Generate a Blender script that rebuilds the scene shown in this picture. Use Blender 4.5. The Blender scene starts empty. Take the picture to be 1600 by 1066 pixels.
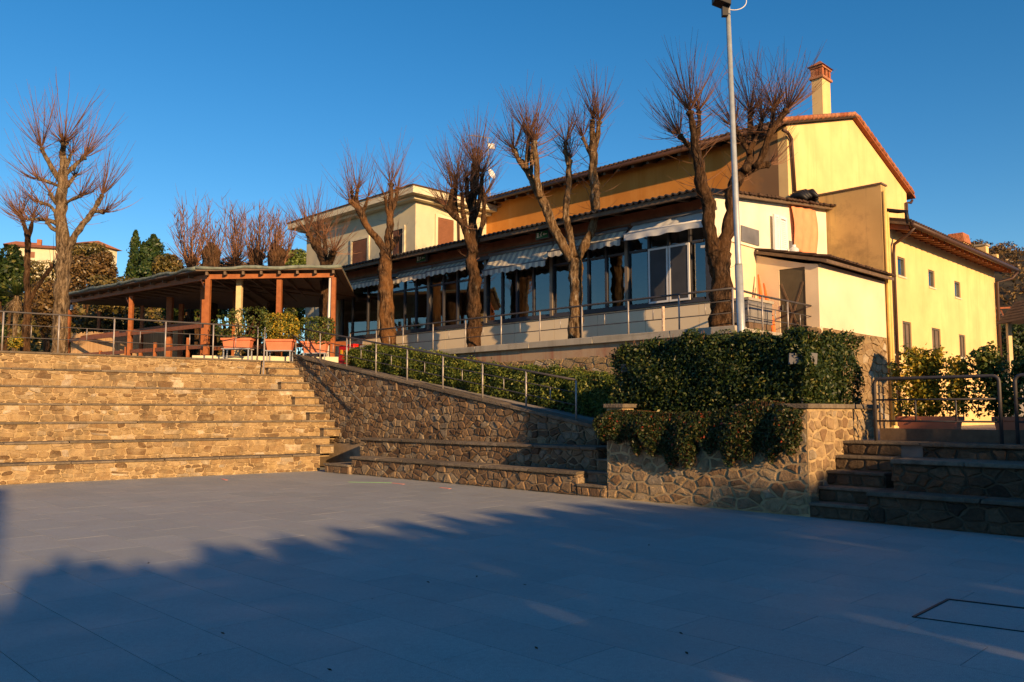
import bpy, math, random
import numpy as np
from mathutils import Vector, Matrix
random.seed(7); RNG = np.random.default_rng(7)
PI = math.pi
sc = bpy.context.scene
COL = sc.collection

# ------------------------------------------------------------------ camera, sky, sun
F = 1291.0; CAMH = 1.6; PITCH = math.radians(4.87)
cam = bpy.data.cameras.new('camera'); camo = bpy.data.objects.new('camera', cam); COL.objects.link(camo)
cam.sensor_width = 36; cam.lens = F / 1600 * 36; cam.clip_end = 5000
camo.location = (0, 0, CAMH); camo.rotation_euler = (PI / 2 + PITCH, 0, 0)
sc.camera = camo
SUN_EL = math.radians(15.0)
SH = Vector((0.512, -0.859, 0)).normalized()          # horizontal direction towards the sun
SUN = Vector((SH.x * math.cos(SUN_EL), SH.y * math.cos(SUN_EL), math.sin(SUN_EL)))
w = bpy.data.worlds.new('World'); sc.world = w; w.use_nodes = True
nt = w.node_tree; bg = nt.nodes['Background']
sky = nt.nodes.new('ShaderNodeTexSky'); sky.sky_type = 'NISHITA'; sky.sun_disc = False
sky.sun_elevation = SUN_EL; sky.sun_rotation = math.atan2(SH.x, SH.y)
sky.air_density = 1.0; sky.dust_density = 0.12; sky.ozone_density = 3.0; sky.altitude = 300
hs = nt.nodes.new('ShaderNodeHueSaturation'); hs.inputs['Saturation'].default_value = 1.3; hs.inputs['Hue'].default_value = .4988; hs.inputs['Value'].default_value = 1.0
nt.links.new(sky.outputs[0], hs.inputs['Color']); nt.links.new(hs.outputs[0], bg.inputs[0])
bg.inputs[1].default_value = 0.09
sl = bpy.data.lights.new('sun', 'SUN'); sl.energy = 5.0; sl.angle = math.radians(0.55); sl.color = (1.0, 0.62, 0.28)
slo = bpy.data.objects.new('sun', sl); COL.objects.link(slo)
slo.rotation_euler = SUN.to_track_quat('Z', 'Y').to_euler()
sc.view_settings.view_transform = 'Standard'; sc.view_settings.look = 'None'
sc.view_settings.exposure = 0.74; sc.view_settings.gamma = 1.0; sc.view_settings.use_curve_mapping = False

# ------------------------------------------------------------------ coordinates
R2 = math.sqrt(.5)
SD = Vector((R2, -R2, 0)); VD = Vector((R2, R2, 0)); ZD = Vector((0, 0, 1))
def W(s, t, z): return Vector((R2 * (s + t), R2 * (t - s), z))
def ray(x, y):
    c, s_ = math.cos(PITCH), math.sin(PITCH); dz = (533 - y) / F
    return Vector(((x - 800) / F, c - s_ * dz, s_ + c * dz))
def on(x, y, s=None, t=None, z=None, Y=None):
    d = ray(x, y)
    if s is not None: k = s / (R2 * (d.x - d.y))
    elif t is not None: k = t / (R2 * (d.x + d.y))
    elif z is not None: k = (z - CAMH) / d.z
    else: k = Y / d.y
    return Vector((0, 0, CAMH)) + d * k
def ST(p): return (R2 * (p.x - p.y), R2 * (p.x + p.y), p.z)
def s_at(x, t): return ST(on(x, 600, t=t))[0]
def t_at(x, s): return ST(on(x, 600, s=s))[1]

# ------------------------------------------------------------------ materials
def lk(nt, a, b): nt.links.new(a, b)
def base_mat(name, rough=.8, spec=.3):
    m = bpy.data.materials.new(name); m.use_nodes = True
    b = m.node_tree.nodes['Principled BSDF']
    b.inputs['Roughness'].default_value = rough; b.inputs['Specular IOR Level'].default_value = spec
    return m, m.node_tree, b
def node(nt, t, **kw):
    n = nt.nodes.new(t)
    for k, v in kw.items(): setattr(n, k, v)
    return n
def ramp(nt, fac, stops, interp='LINEAR'):
    r = nt.nodes.new('ShaderNodeValToRGB'); r.color_ramp.interpolation = interp
    e = r.color_ramp.elements
    while len(e) < len(stops): e.new(.5)
    for i, (p, c) in enumerate(stops):
        e[i].position = p; e[i].color = (*c, 1) if len(c) == 3 else c
    lk(nt, fac, r.inputs[0]); return r.outputs[0]
def coords(nt, scale=(1, 1, 1), obj=False):
    tc = node(nt, 'ShaderNodeTexCoord'); ge = node(nt, 'ShaderNodeNewGeometry')
    mp = node(nt, 'ShaderNodeMapping'); mp.inputs['Scale'].default_value = scale
    lk(nt, tc.outputs['Object'] if obj else ge.outputs['Position'], mp.inputs[0]); return mp.outputs[0]
def noise(nt, vec, scale, detail=4, rough=.55):
    n = node(nt, 'ShaderNodeTexNoise'); n.inputs['Scale'].default_value = scale
    n.inputs['Detail'].default_value = detail; n.inputs['Roughness'].default_value = rough
    lk(nt, vec, n.inputs['Vector']); return n.outputs['Fac']
def mixc(nt, fac, a, b, mode='MIX'):
    n = node(nt, 'ShaderNodeMix', data_type='RGBA', blend_type=mode)
    for v, i in ((fac, 0), (a, 6), (b, 7)):
        if hasattr(v, 'is_linked') or isinstance(v, bpy.types.NodeSocket): lk(nt, v, n.inputs[i])
        else: n.inputs[i].default_value = (v if i == 0 else (*v, 1))
    return n.outputs[2]
def bump(nt, b, h, strength=.4, dist=.02):
    n = node(nt, 'ShaderNodeBump'); n.inputs['Strength'].default_value = strength; n.inputs['Distance'].default_value = dist
    lk(nt, h, n.inputs['Height']); lk(nt, n.outputs[0], b.inputs['Normal'])
def maprange(nt, v, a, b, c=0, d=1):
    n = node(nt, 'ShaderNodeMapRange'); lk(nt, v, n.inputs[0])
    for i, x in zip((1, 2, 3, 4), (a, b, c, d)): n.inputs[i].default_value = x
    return n.outputs[0]
def math2(nt, op, a, b):
    n = node(nt, 'ShaderNodeMath', operation=op)
    for v, i in ((a, 0), (b, 1)):
        if isinstance(v, bpy.types.NodeSocket): lk(nt, v, n.inputs[i])
        else: n.inputs[i].default_value = v
    return n.outputs[0]
def rnd_island(nt):
    g = node(nt, 'ShaderNodeNewGeometry'); o = node(nt, 'ShaderNodeObjectInfo')
    return math2(nt, 'FRACT', math2(nt, 'ADD', g.outputs['Random Per Island'], o.outputs['Random']), 0.0)

def plain(name, c, rough=.7, var=.15, scale=3, bmp=0, spec=.3, metal=0, bscale=60):
    m, nt, b = base_mat(name, rough, spec); v = coords(nt)
    n = noise(nt, v, scale); dark = tuple(x * (1 - var) for x in c); light = tuple(min(1, x * (1 + var)) for x in c)
    lk(nt, ramp(nt, n, [(.3, dark), (.7, light)]), b.inputs['Base Color'])
    b.inputs['Metallic'].default_value = metal
    if bmp: bump(nt, b, noise(nt, v, bscale, 3), bmp, .01)
    return m
def stucco(name, c, dirt=(.2, .15, .1), amt=.3, streak=True, bmp=.25):
    m, nt, b = base_mat(name, .9, .15); v = coords(nt)
    col = ramp(nt, noise(nt, v, .9, 5), [(.3, tuple(x * .86 for x in c)), (.7, tuple(min(1, x * 1.08) for x in c))])
    vs = coords(nt, (2.2, 2.2, .12)); st = noise(nt, vs, 1.4, 5, .65)
    fac = maprange(nt, st, .5, .78, 0, amt)
    col = mixc(nt, fac, col, dirt)
    blot = maprange(nt, noise(nt, v, .55, 6, .7), .52, .75, 0, amt * .8)
    col = mixc(nt, blot, col, dirt)
    lk(nt, col, b.inputs['Base Color']); bump(nt, b, noise(nt, v, 45, 4), bmp, .012)
    return m
def stone_mat(name, stops, noisecol=(.12, .09, .06), smear=None):
    m, nt, b = base_mat(name, .9, .2); v = coords(nt)
    col = ramp(nt, rnd_island(nt), stops)
    col = mixc(nt, maprange(nt, noise(nt, v, 7, 5, .65), .42, .72, 0, .7), col, noisecol)
    col = mixc(nt, maprange(nt, noise(nt, v, .8, 5, .65), .45, .75, 0, .45), col, noisecol)
    col = mixc(nt, maprange(nt, noise(nt, v, 30, 3, .6), .5, .8, 0, .35), col, tuple(min(1, x * 3.2) for x in noisecol))
    if smear: col = mixc(nt, maprange(nt, noise(nt, coords(nt, (1, 1, 1.8)), 3.2, 5, .65), .46, .62, 0, .6), col, smear)
    if smear: col = mixc(nt, maprange(nt, noise(nt, coords(nt, (1, 1, .8)), 1.6, 6, .75), .48, .68, 0, .75), col, (.11, .085, .055))
    lk(nt, col, b.inputs['Base Color']); bump(nt, b, noise(nt, v, 22, 6, .7), 1.0, .04)
    return m
def leaf_mat(name, stops, transl=.25, rough=.45, spec=.35):
    m, nt, b = base_mat(name, rough, spec)
    col = ramp(nt, rnd_island(nt), stops); lk(nt, col, b.inputs['Base Color'])
    tr = node(nt, 'ShaderNodeBsdfTranslucent'); lk(nt, col, tr.inputs[0])
    mx = node(nt, 'ShaderNodeMixShader'); mx.inputs[0].default_value = transl
    lk(nt, b.outputs[0], mx.inputs[1]); lk(nt, tr.outputs[0], mx.inputs[2])
    lk(nt, mx.outputs[0], nt.nodes['Material Output'].inputs[0]); return m
def bark_mat(name, a, c, lichen=(.34, .16, .05), amt=.6, pale=.3):
    m, nt, b = base_mat(name, .95, .1); v = coords(nt, (1, 1, .22)); v2 = coords(nt)
    col = ramp(nt, noise(nt, v, 16, 8, .75), [(.42, tuple(x * .25 for x in a)), (.5, a), (.6, c), (.7, tuple(min(1, x * 1.5) for x in c))])
    col = mixc(nt, maprange(nt, noise(nt, v2, 2.2, 5, .6), .42, .62, 0, amt), col, lichen)
    col = mixc(nt, maprange(nt, noise(nt, v, 9, 4, .7), .62, .72, 0, pale), col, (.5, .46, .38))
    lk(nt, col, b.inputs['Base Color']); bump(nt, b, noise(nt, v, 20, 8, .8), 1.0, .12); return m
def wood_mat(name, c, c2, scale=6):
    m, nt, b = base_mat(name, .6, .3); v = coords(nt, (1, 1, 1))
    lk(nt, ramp(nt, noise(nt, v, scale, 6, .7), [(.3, c), (.7, c2)]), b.inputs['Base Color'])
    bump(nt, b, noise(nt, v, 30, 4), .3, .01); return m

M = {}
M['slab'] = None
def slab_mat():
    m, nt, b = base_mat('granite_slab', .62, .35); v = coords(nt)
    r = rnd_island(nt)
    col = ramp(nt, r, [(0, (.43, .47, .44)), (.5, (.49, .52, .49)), (1, (.54, .57, .53))])
    col = mixc(nt, maprange(nt, noise(nt, v, 160, 2), .3, .7, 0, .9), col, (.17, .17, .175))
    col = mixc(nt, maprange(nt, noise(nt, v, 24, 6, .8), .42, .66, 0, .5), col, (.22, .225, .22))
    col = mixc(nt, maprange(nt, noise(nt, v, 1.7, 6, .75), .5, .68, 0, .35), col, (.26, .255, .24))
    col = mixc(nt, maprange(nt, noise(nt, v, 240, 2), .62, .7, 0, .5), col, (.5, .49, .47))
    col = mixc(nt, maprange(nt, noise(nt, v, .5, 6, .65), .4, .75, 0, .3), col, (.25, .245, .24))
    col = mixc(nt, maprange(nt, noise(nt, v, 4, 5, .7), .62, .72, 0, .15), col, (.2, .19, .18))
    lk(nt, col, b.inputs['Base Color']); bump(nt, b, noise(nt, v, 120, 3), .25, .004)
    lk(nt, maprange(nt, noise(nt, v, 1.2, 4), .3, .7, .5, .75), b.inputs['Roughness'])
    return m
M['slab'] = slab_mat()
M['mortar_bed'] = plain('joint_bed', (.2, .2, .2), .95)
M['mortar_y'] = plain('mortar_ochre', (.36, .265, .145), .95, .3, 5, .5)
M['mortar_g'] = plain('mortar_grey', (.27, .20, .13), .95, .3, 5, .5)
M['stone_y'] = stone_mat('stone_ochre', [(0, (.10, .065, .035)), (.12, (.19, .12, .06)), (.2, (.36, .255, .125)), (.36, (.40, .29, .15)), (.42, (.22, .14, .07)), (.5, (.42, .31, .15)), (.62, (.30, .20, .10)), (.7, (.44, .33, .18)), (.8, (.24, .16, .085)), (.86, (.42, .33, .19)), (.95, (.62, .54, .40)), (1, (.28, .25, .2))], (.17, .10, .05), (.37, .275, .155))
M['stone_g'] = stone_mat('stone_brown', [(0, (.09, .055, .035)), (.2, (.19, .12, .07)), (.4, (.27, .19, .115)), (.55, (.14, .095, .06)), (.7, (.30, .19, .10)), (.85, (.34, .27, .18)), (1, (.18, .155, .125))], (.07, .05, .035))
M['stone_p'] = stone_mat('planter_stone', [(0, (.22, .13, .07)), (.25, (.34, .23, .13)), (.5, (.42, .30, .17)), (.65, (.28, .19, .12)), (.8, (.5, .36, .2)), (1, (.30, .27, .22))], (.10, .07, .04))
M['stone_d'] = stone_mat('shade_darkened_stone', [(0, (.05, .035, .025)), (.3, (.12, .08, .05)), (.6, (.17, .12, .075)), (.85, (.10, .07, .045)), (1, (.2, .17, .12))], (.04, .03, .02))  # darker copy of the brown stone; shade at right steps put into colour
M['mortar_d'] = plain('shade_darkened_mortar', (.10, .08, .055), .95, .3, 5, .5)  # mortar darkened likewise, the same shade put into its colour
M['coping'] = stone_mat('coping_stone', [(0, (.14, .115, .085)), (.5, (.19, .155, .115)), (1, (.24, .20, .15))], (.07, .055, .04))
M['concrete'] = stucco('concrete_cap', (.40, .36, .29), (.14, .12, .09), .55)
M['asphalt'] = plain('terrace_paving', (.22, .2, .18), .9, .3, 2, .3)
M['earth'] = plain('earth', (.09, .07, .04), .95, .5, 2, .5)
M['grassland'] = plain('grassland', (.08, .085, .03), .95, .5, .4, .5)
M['render_red'] = stucco('peeling_red_render', (.42, .30, .20), (.27, .05, .02), .9)
M['orange'] = stucco('orange_stucco', (.70, .36, .09), (.50, .22, .06), .5)
M['yellow'] = stucco('yellow_stucco', (.80, .55, .25), (.60, .36, .15), .55)
M['white'] = stucco('white_stucco', (.80, .73, .58), (.6, .5, .36), .25)
M['pinkwhite'] = stucco('cream_render', (.76, .62, .43), (.7, .5, .32), .25)
M['cream'] = stucco('cream_stucco', (.58, .53, .38), (.5, .42, .28), .3)
M['trim'] = plain('cream_trim', (.62, .56, .40), .8, .08)
M['shutter'] = plain('brown_shutter', (.20, .085, .045), .6, .12)
M['panel'] = plain('cream_panel', (.74, .62, .43), .55, .05, .8)
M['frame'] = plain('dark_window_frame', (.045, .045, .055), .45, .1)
M['frame_pale'] = plain('bronze_frame', (.17, .14, .11), .45, .1)  # paler, browner tone for the mullion covers
M['alu'] = plain('white_aluminium', (.62, .62, .62), .35, .05)
M['fascia'] = plain('brown_fascia', (.20, .065, .03), .6, .25, 4)
M['roofsheet'] = plain('dark_roof_sheet', (.045, .04, .038), .85, .4, 5)
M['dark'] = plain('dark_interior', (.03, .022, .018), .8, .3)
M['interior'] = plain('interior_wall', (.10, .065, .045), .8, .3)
M['steel'] = plain('galvanised_steel', (.48, .47, .45), .4, .12, 8, 0, .5, .6)
M['railpaint'] = plain('dark_rail_paint', (.055, .05, .052), .5, .2, 8, 0, .4)
M['postsilver'] = plain('silver_post', (.34, .31, .29), .45, .15, 8, 0, .5, .3)
M['polegreen'] = plain('galvanised_pole', (.42, .45, .44), .45, .15, 6, .1, .5, .4)
M['black'] = plain('black_metal', (.012, .012, .014), .5)
M['pwood'] = wood_mat('red_pine', (.22, .07, .022), (.36, .125, .04))
M['oldwood'] = wood_mat('weathered_wood', (.09, .06, .04), (.18, .12, .075))
M['polewood'] = wood_mat('pale_pole', (.55, .42, .22), (.68, .53, .3))
M['mat'] = plain('green_grey_roof_felt', (.16, .19, .16), .9, .35, 6, .5)
M['tile'] = stone_mat('terracotta_tile', [(0, (.36, .10, .04)), (.5, (.46, .16, .07)), (1, (.52, .23, .12))], (.12, .07, .045))
M['oldtile'] = stone_mat('old_roof_tile', [(0, (.05, .028, .018)), (.5, (.085, .045, .028)), (1, (.12, .07, .045))], (.03, .024, .018))
M['pot'] = plain('terracotta_pot', (.58, .19, .10), .7, .1, 5)
M['red'] = plain('red_plastic', (.62, .012, .012), .4, .05)
M['yplastic'] = plain('yellow_print', (.8, .5, .03), .4, .05)
M['orangecloth'] = plain('orange_cloth', (.78, .30, .15), .85, .1, 4)
M['orangepar'] = plain('orange_parasol_cloth', (.75, .17, .04), .8, .15, 6)
M['bluewhite'] = plain('white_shutter_paint', (.72, .74, .80), .6, .06)
M['greysteel'] = plain('grey_cabinet', (.14, .14, .15), .45, .2)
M['copper'] = plain('brown_pipe', (.06, .03, .02), .5, .2)
M['ypipe'] = plain('yellow_pipe', (.72, .50, .16), .6, .15)
M['reed'] = None
M['bark'] = bark_mat('pollard_bark', (.09, .05, .028), (.20, .125, .07), (.30, .14, .05))
M['bark_l'] = bark_mat('pale_bark', (.17, .12, .075), (.36, .27, .17), (.36, .24, .12), .3, .35)
M['barkw'] = bark_mat('whitish_blotched_bark', (.14, .09, .05), (.34, .25, .15), (.34, .19, .08), .35, 1.0)
M['barkd'] = bark_mat('dark_bark', (.05, .03, .018), (.14, .085, .05), (.22, .11, .045), .4, .2)
M['twig'] = plain('red_twig', (.20, .10, .055), .8, .3, 3)
M['twig2'] = plain('pale_twig', (.30, .19, .13), .8, .3, 3)
M['hedge'] = leaf_mat('hedge_leaves', [(0, (.01, .024, .006)), (.4, (.022, .045, .01)), (.75, (.045, .07, .014)), (.93, (.10, .12, .025)), (1, (.2, .17, .04))])
M['hedge2'] = leaf_mat('laurel_leaves', [(0, (.04, .07, .012)), (.4, (.09, .13, .022)), (.8, (.17, .2, .035)), (1, (.3, .28, .06))])
M['coto'] = leaf_mat('cotoneaster_leaves', [(0, (.012, .028, .007)), (.5, (.035, .055, .012)), (.85, (.08, .08, .02)), (.96, (.13, .06, .02)), (1, (.35, .03, .015))])
M['ybush'] = leaf_mat('yellowing_leaves', [(0, (.07, .09, .015)), (.4, (.17, .18, .025)), (.7, (.36, .27, .03)), (1, (.55, .34, .03))])
M['gbush'] = leaf_mat('green_bush_leaves', [(0, (.03, .06, .012)), (.5, (.07, .11, .02)), (1, (.2, .19, .04))])
M['conif'] = leaf_mat('conifer_needles', [(0, (.012, .03, .008)), (.6, (.03, .06, .012)), (1, (.07, .09, .02))], .1)
M['olive'] = leaf_mat('olive_scrub_leaves', [(0, (.05, .045, .012)), (.5, (.11, .09, .022)), (1, (.2, .14, .04))], .1)
M['rust'] = leaf_mat('rusty_oak_leaves', [(0, (.05, .03, .012)), (.5, (.12, .068, .022)), (1, (.20, .13, .045))], .15)
M['pine'] = leaf_mat('pine_leaves', [(0, (.05, .07, .012)), (.5, (.09, .13, .02)), (1, (.16, .19, .035))], .1)
M['core'] = plain('hedge_core_dark', (.012, .016, .006), .95)  # for dark boxes added inside the hedges to block light
M['spark'] = plain('chalk_pink', (.8, .3, .22), .9, .05)
M['sparkg'] = plain('chalk_green', (.25, .6, .2), .9, .05)
M['signgreen'] = plain('green_sign', (.01, .14, .06), .4, .05)
M['signwhite'] = plain('white_print', (.8, .85, .8), .5, .02)
M['hillmat'] = plain('wooded_hill', (.035, .03, .02), .95, .7, .12, .8, .1, 0, .5)
def reed_mat():
    m, nt, b = base_mat('reed_screen', .85, .2)
    v = coords(nt, (30, 30, .6)); col = ramp(nt, noise(nt, v, 1, 3), [(.3, (.36, .22, .11)), (.7, (.60, .41, .22))])
    lk(nt, col, b.inputs['Base Color']); bump(nt, b, noise(nt, v, 1, 2), .7, .02); return m
M['reed'] = reed_mat()
def awning_mat():
    m, nt, b = base_mat('striped_awning', .85, .15); v = coords(nt)
    dt = node(nt, 'ShaderNodeVectorMath', operation='DOT_PRODUCT'); lk(nt, v, dt.inputs[0]); dt.inputs[1].default_value = SD
    f = math2(nt, 'FRACT', math2(nt, 'MULTIPLY', dt.outputs['Value'], 4.2), 0.0)
    st = maprange(nt, math2(nt, 'ABSOLUTE', math2(nt, 'SUBTRACT', f, .5), 0.0), .22, .28, 0, 1)
    col = mixc(nt, st, (.62, .57, .46), (.34, .33, .31))
    col = mixc(nt, maprange(nt, noise(nt, coords(nt, (1, 1, .5)), 3, 5, .65), .45, .75, 0, .3), col, (.30, .25, .18))
    lk(nt, col, b.inputs['Base Color']); bump(nt, b, noise(nt, coords(nt, (1, 1, .25)), 5, 3), .5, .05)
    return m
M['awning'] = awning_mat()
M['awnwhite'] = plain('white_awning_cloth', (.55, .55, .54), .8, .12, 3, .3, .2, 0, 8)
def glass_mat(name, ior=2.3, tint=(.75, .85, .9)):
    m = bpy.data.materials.new(name); m.use_nodes = True; nt = m.node_tree; nt.nodes.clear()
    o = node(nt, 'ShaderNodeOutputMaterial'); mx = node(nt, 'ShaderNodeMixShader'); fr = node(nt, 'ShaderNodeFresnel'); fr.inputs[0].default_value = ior
    g = node(nt, 'ShaderNodeBsdfGlossy'); g.inputs['Roughness'].default_value = .015; g.inputs[0].default_value = (1, 1, 1, 1)
    t = node(nt, 'ShaderNodeBsdfTransparent'); t.inputs[0].default_value = (*tint, 1)
    v = coords(nt); bp = node(nt, 'ShaderNodeBump'); bp.inputs['Strength'].default_value = .05; bp.inputs['Distance'].default_value = .03
    lk(nt, noise(nt, v, .9, 2), bp.inputs['Height']); lk(nt, bp.outputs[0], g.inputs['Normal'])
    lk(nt, fr.outputs[0], mx.inputs[0]); lk(nt, t.outputs[0], mx.inputs[1]); lk(nt, g.outputs[0], mx.inputs[2]); lk(nt, mx.outputs[0], o.inputs[0])
    return m
M['glass'] = glass_mat('window_glass')
def orange_wall_mat():
    # orange stucco with a soot-brown weathered stretch towards its right end
    m, nt, b = base_mat('weathered_orange_stucco', .9, .15); v = coords(nt)
    col = ramp(nt, noise(nt, v, .9, 5), [(.3, (.48, .18, .035)), (.7, (.64, .27, .055))])
    vs = coords(nt, (2, 2, .15)); col = mixc(nt, maprange(nt, noise(nt, vs, 1.2, 6, .7), .48, .75, 0, .5), col, (.7, .36, .11))
    dt = node(nt, 'ShaderNodeVectorMath', operation='DOT_PRODUCT'); lk(nt, v, dt.inputs[0]); dt.inputs[1].default_value = SD
    edge = math2(nt, 'ADD', dt.outputs['Value'], math2(nt, 'MULTIPLY', noise(nt, v, .8, 5, .7), 1.6))
    col = mixc(nt, maprange(nt, edge, -12.6, -11.4, 0, .85), col, (.16, .11, .07))
    lk(nt, col, b.inputs['Base Color']); bump(nt, b, noise(nt, v, 40, 4), .3, .012); return m
M['orangewall'] = orange_wall_mat()
M['slabwall'] = stucco('rain_streaked_stucco', (.56, .38, .16), (.12, .09, .06), .95)

# ------------------------------------------------------------------ objects
WL = {}
def tag(o, label=None, cat=None, group=None, kind=None):
    if label: o['label'] = label
    if cat: o['category'] = cat
    if group: o['group'] = group
    if kind: o['kind'] = kind
    return o
def place(o, loc, parent=None):
    loc = Vector(loc); WL[o.name] = loc
    if parent is not None:
        o.parent = parent; o.location = loc - WL[parent.name]
    else: o.location = loc
def thing(name, label, cat, loc, group=None, kind=None):
    o = bpy.data.objects.new(name, None); o.empty_display_size = .2; COL.objects.link(o)
    place(o, loc); return tag(o, label, cat, group, kind)
class MB:
    def __init__(s): s.v = []; s.f = []
    def quadbox(s, P):      # P: 8 corners, bottom ring then top ring
        b = len(s.v); s.v += [tuple(p) for p in P]
        s.f += [tuple(b + i for i in q) for q in ((3, 2, 1, 0), (4, 5, 6, 7), (0, 1, 5, 4), (1, 2, 6, 5), (2, 3, 7, 6), (3, 0, 4, 7))]; return s
    def box(s, s0, s1, t0, t1, z0, z1):
        return s.quadbox([W(s0, t0, z0), W(s1, t0, z0), W(s1, t1, z0), W(s0, t1, z0), W(s0, t0, z1), W(s1, t0, z1), W(s1, t1, z1), W(s0, t1, z1)])
    def obox(s, o, a, b, c):
        o, a, b, c = Vector(o), Vector(a), Vector(b), Vector(c)
        return s.quadbox([o, o + a, o + a + b, o + b, o + c, o + a + c, o + a + b + c, o + b + c])
    def abox(s, x0, x1, y0, y1, z0, z1): return s.obox((x0, y0, z0), (x1 - x0, 0, 0), (0, y1 - y0, 0), (0, 0, z1 - z0))
    def prism(s, poly, z0, z1):      # poly: list of xy (ccw); z0/z1 numbers or functions
        n = len(poly); b = len(s.v)
        f0 = z0 if callable(z0) else (lambda p: z0); f1 = z1 if callable(z1) else (lambda p: z1)
        s.v += [(p[0], p[1], f0(p)) for p in poly] + [(p[0], p[1], f1(p)) for p in poly]
        s.f += [tuple(b + n - 1 - i for i in range(n)), tuple(b + n + i for i in range(n))]
        s.f += [(b + i, b + (i + 1) % n, b + n + (i + 1) % n, b + n + i) for i in range(n)]; return s
    def poly(s, P):
        b = len(s.v); s.v += [tuple(p) for p in P]; s.f.append(tuple(range(b, b + len(P)))); return s
    def bar(s, p, q, a, b=None, up=ZD):
        p, q = Vector(p), Vector(q); b = b or a; d = (q - p).normalized(); x = d.cross(up)
        if x.length < .01: x = d.cross(Vector((1, 0, 0)))
        x.normalize(); y = x.cross(d); o = p - x * a / 2 - y * b / 2
        return s.obox(o, x * a, q - p, y * b)
    def tube(s, pts, rad, seg=8, cap=True):
        pts = [Vector(p) for p in pts]; n = len(pts)
        if not hasattr(rad, '__len__'): rad = [rad] * n
        b = len(s.v); ref = Vector((.3, .9, .2)).normalized(); x = None
        for i, p in enumerate(pts):
            d = (pts[min(i + 1, n - 1)] - pts[max(i - 1, 0)]).normalized()
            if x is None: x = d.cross(ref); x = x.normalized() if x.length > .05 else d.cross(ZD).normalized()
            else: x = (x - d * x.dot(d)).normalized()
            y = d.cross(x)
            for k in range(seg):
                a = 2 * PI * k / seg; s.v.append(tuple(p + (x * math.cos(a) + y * math.sin(a)) * rad[i]))
        for i in range(n - 1):
            for k in range(seg):
                k2 = (k + 1) % seg; s.f.append((b + i * seg + k, b + i * seg + k2, b + (i + 1) * seg + k2, b + (i + 1) * seg + k))
        if cap:
            s.f.append(tuple(b + seg - 1 - k for k in range(seg))); s.f.append(tuple(b + (n - 1) * seg + k for k in range(seg)))
        return s
    def build(s, name, mat, parent=None, label=None, cat=None, group=None, kind=None, smooth=False, bev=0):
        V = np.array(s.v, float); lo, hi = V.min(0), V.max(0)
        c = Vector(((lo[0] + hi[0]) / 2, (lo[1] + hi[1]) / 2, lo[2]))
        me = bpy.data.meshes.new(name); me.from_pydata((V - np.array(c)).tolist(), [], s.f); me.materials.append(mat)
        if smooth: me.polygons.foreach_set('use_smooth', [True] * len(me.polygons))
        o = bpy.data.objects.new(name, me); COL.objects.link(o); place(o, c, parent)
        if bev:
            md = o.modifiers.new('bevel', 'BEVEL'); md.width = bev; md.segments = 2; md.limit_method = 'ANGLE'
        return tag(o, label, cat, group, kind)
def quads_obj(name, V, mat, parent=None, **kw):
    """V: (N,4,3) array -> one mesh of quads"""
    N = len(V); V = V.reshape(-1, 3); c = V.mean(0); c[2] = V[:, 2].min()
    me = bpy.data.meshes.new(name); me.vertices.add(4 * N); me.vertices.foreach_set('co', (V - c).astype(np.float32).ravel())
    me.loops.add(4 * N); me.loops.foreach_set('vertex_index', np.arange(4 * N, dtype=np.int32))
    me.polygons.add(N); me.polygons.foreach_set('loop_start', np.arange(0, 4 * N, 4, dtype=np.int32))
    me.polygons.foreach_set('loop_total', np.full(N, 4, dtype=np.int32)); me.update(calc_edges=True)
    me.materials.append(mat); o = bpy.data.objects.new(name, me); COL.objects.link(o); place(o, c, parent)
    return tag(o, **kw)
def unit(a): return a / np.maximum(1e-9, np.linalg.norm(a, axis=1, keepdims=True))
def leafquads(C, Nn, size, jit=.8, aspect=.5):
    N = len(C); nrm = unit(Nn + RNG.normal(0, jit, (N, 3)))
    a = unit(np.cross(nrm, RNG.normal(0, 1, (N, 3)))); b = np.cross(nrm, a)
    L = size * RNG.uniform(.6, 1.3, (N, 1)); Wd = L * aspect
    up = nrm * L * .12
    return np.stack([C - a * L / 2, C + b * Wd / 2 + up, C + a * L / 2, C - b * Wd / 2 + up], 1)
def blob_leaves(c, r, n, size, mat_bias=.5, lump=.25, seed=0, boxy=False):
    """points in a lumpy ellipsoid shell; returns quads"""
    rg = np.random.default_rng(seed); d = unit(rg.normal(0, 1, (n, 3)))
    lumps = unit(rg.normal(0, 1, (14, 3))); h = np.max(d @ lumps.T, axis=1)
    if boxy: d = d / (np.sum(np.abs(d) ** 5, axis=1, keepdims=True) ** .2)
    rr = (1 - lump + lump * (h - .6) / .4) * rg.uniform(.62, 1.0, n) ** .5
    return leafquads(np.array(c) + d * rr[:, None] * np.array(r), d, size)

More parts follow.
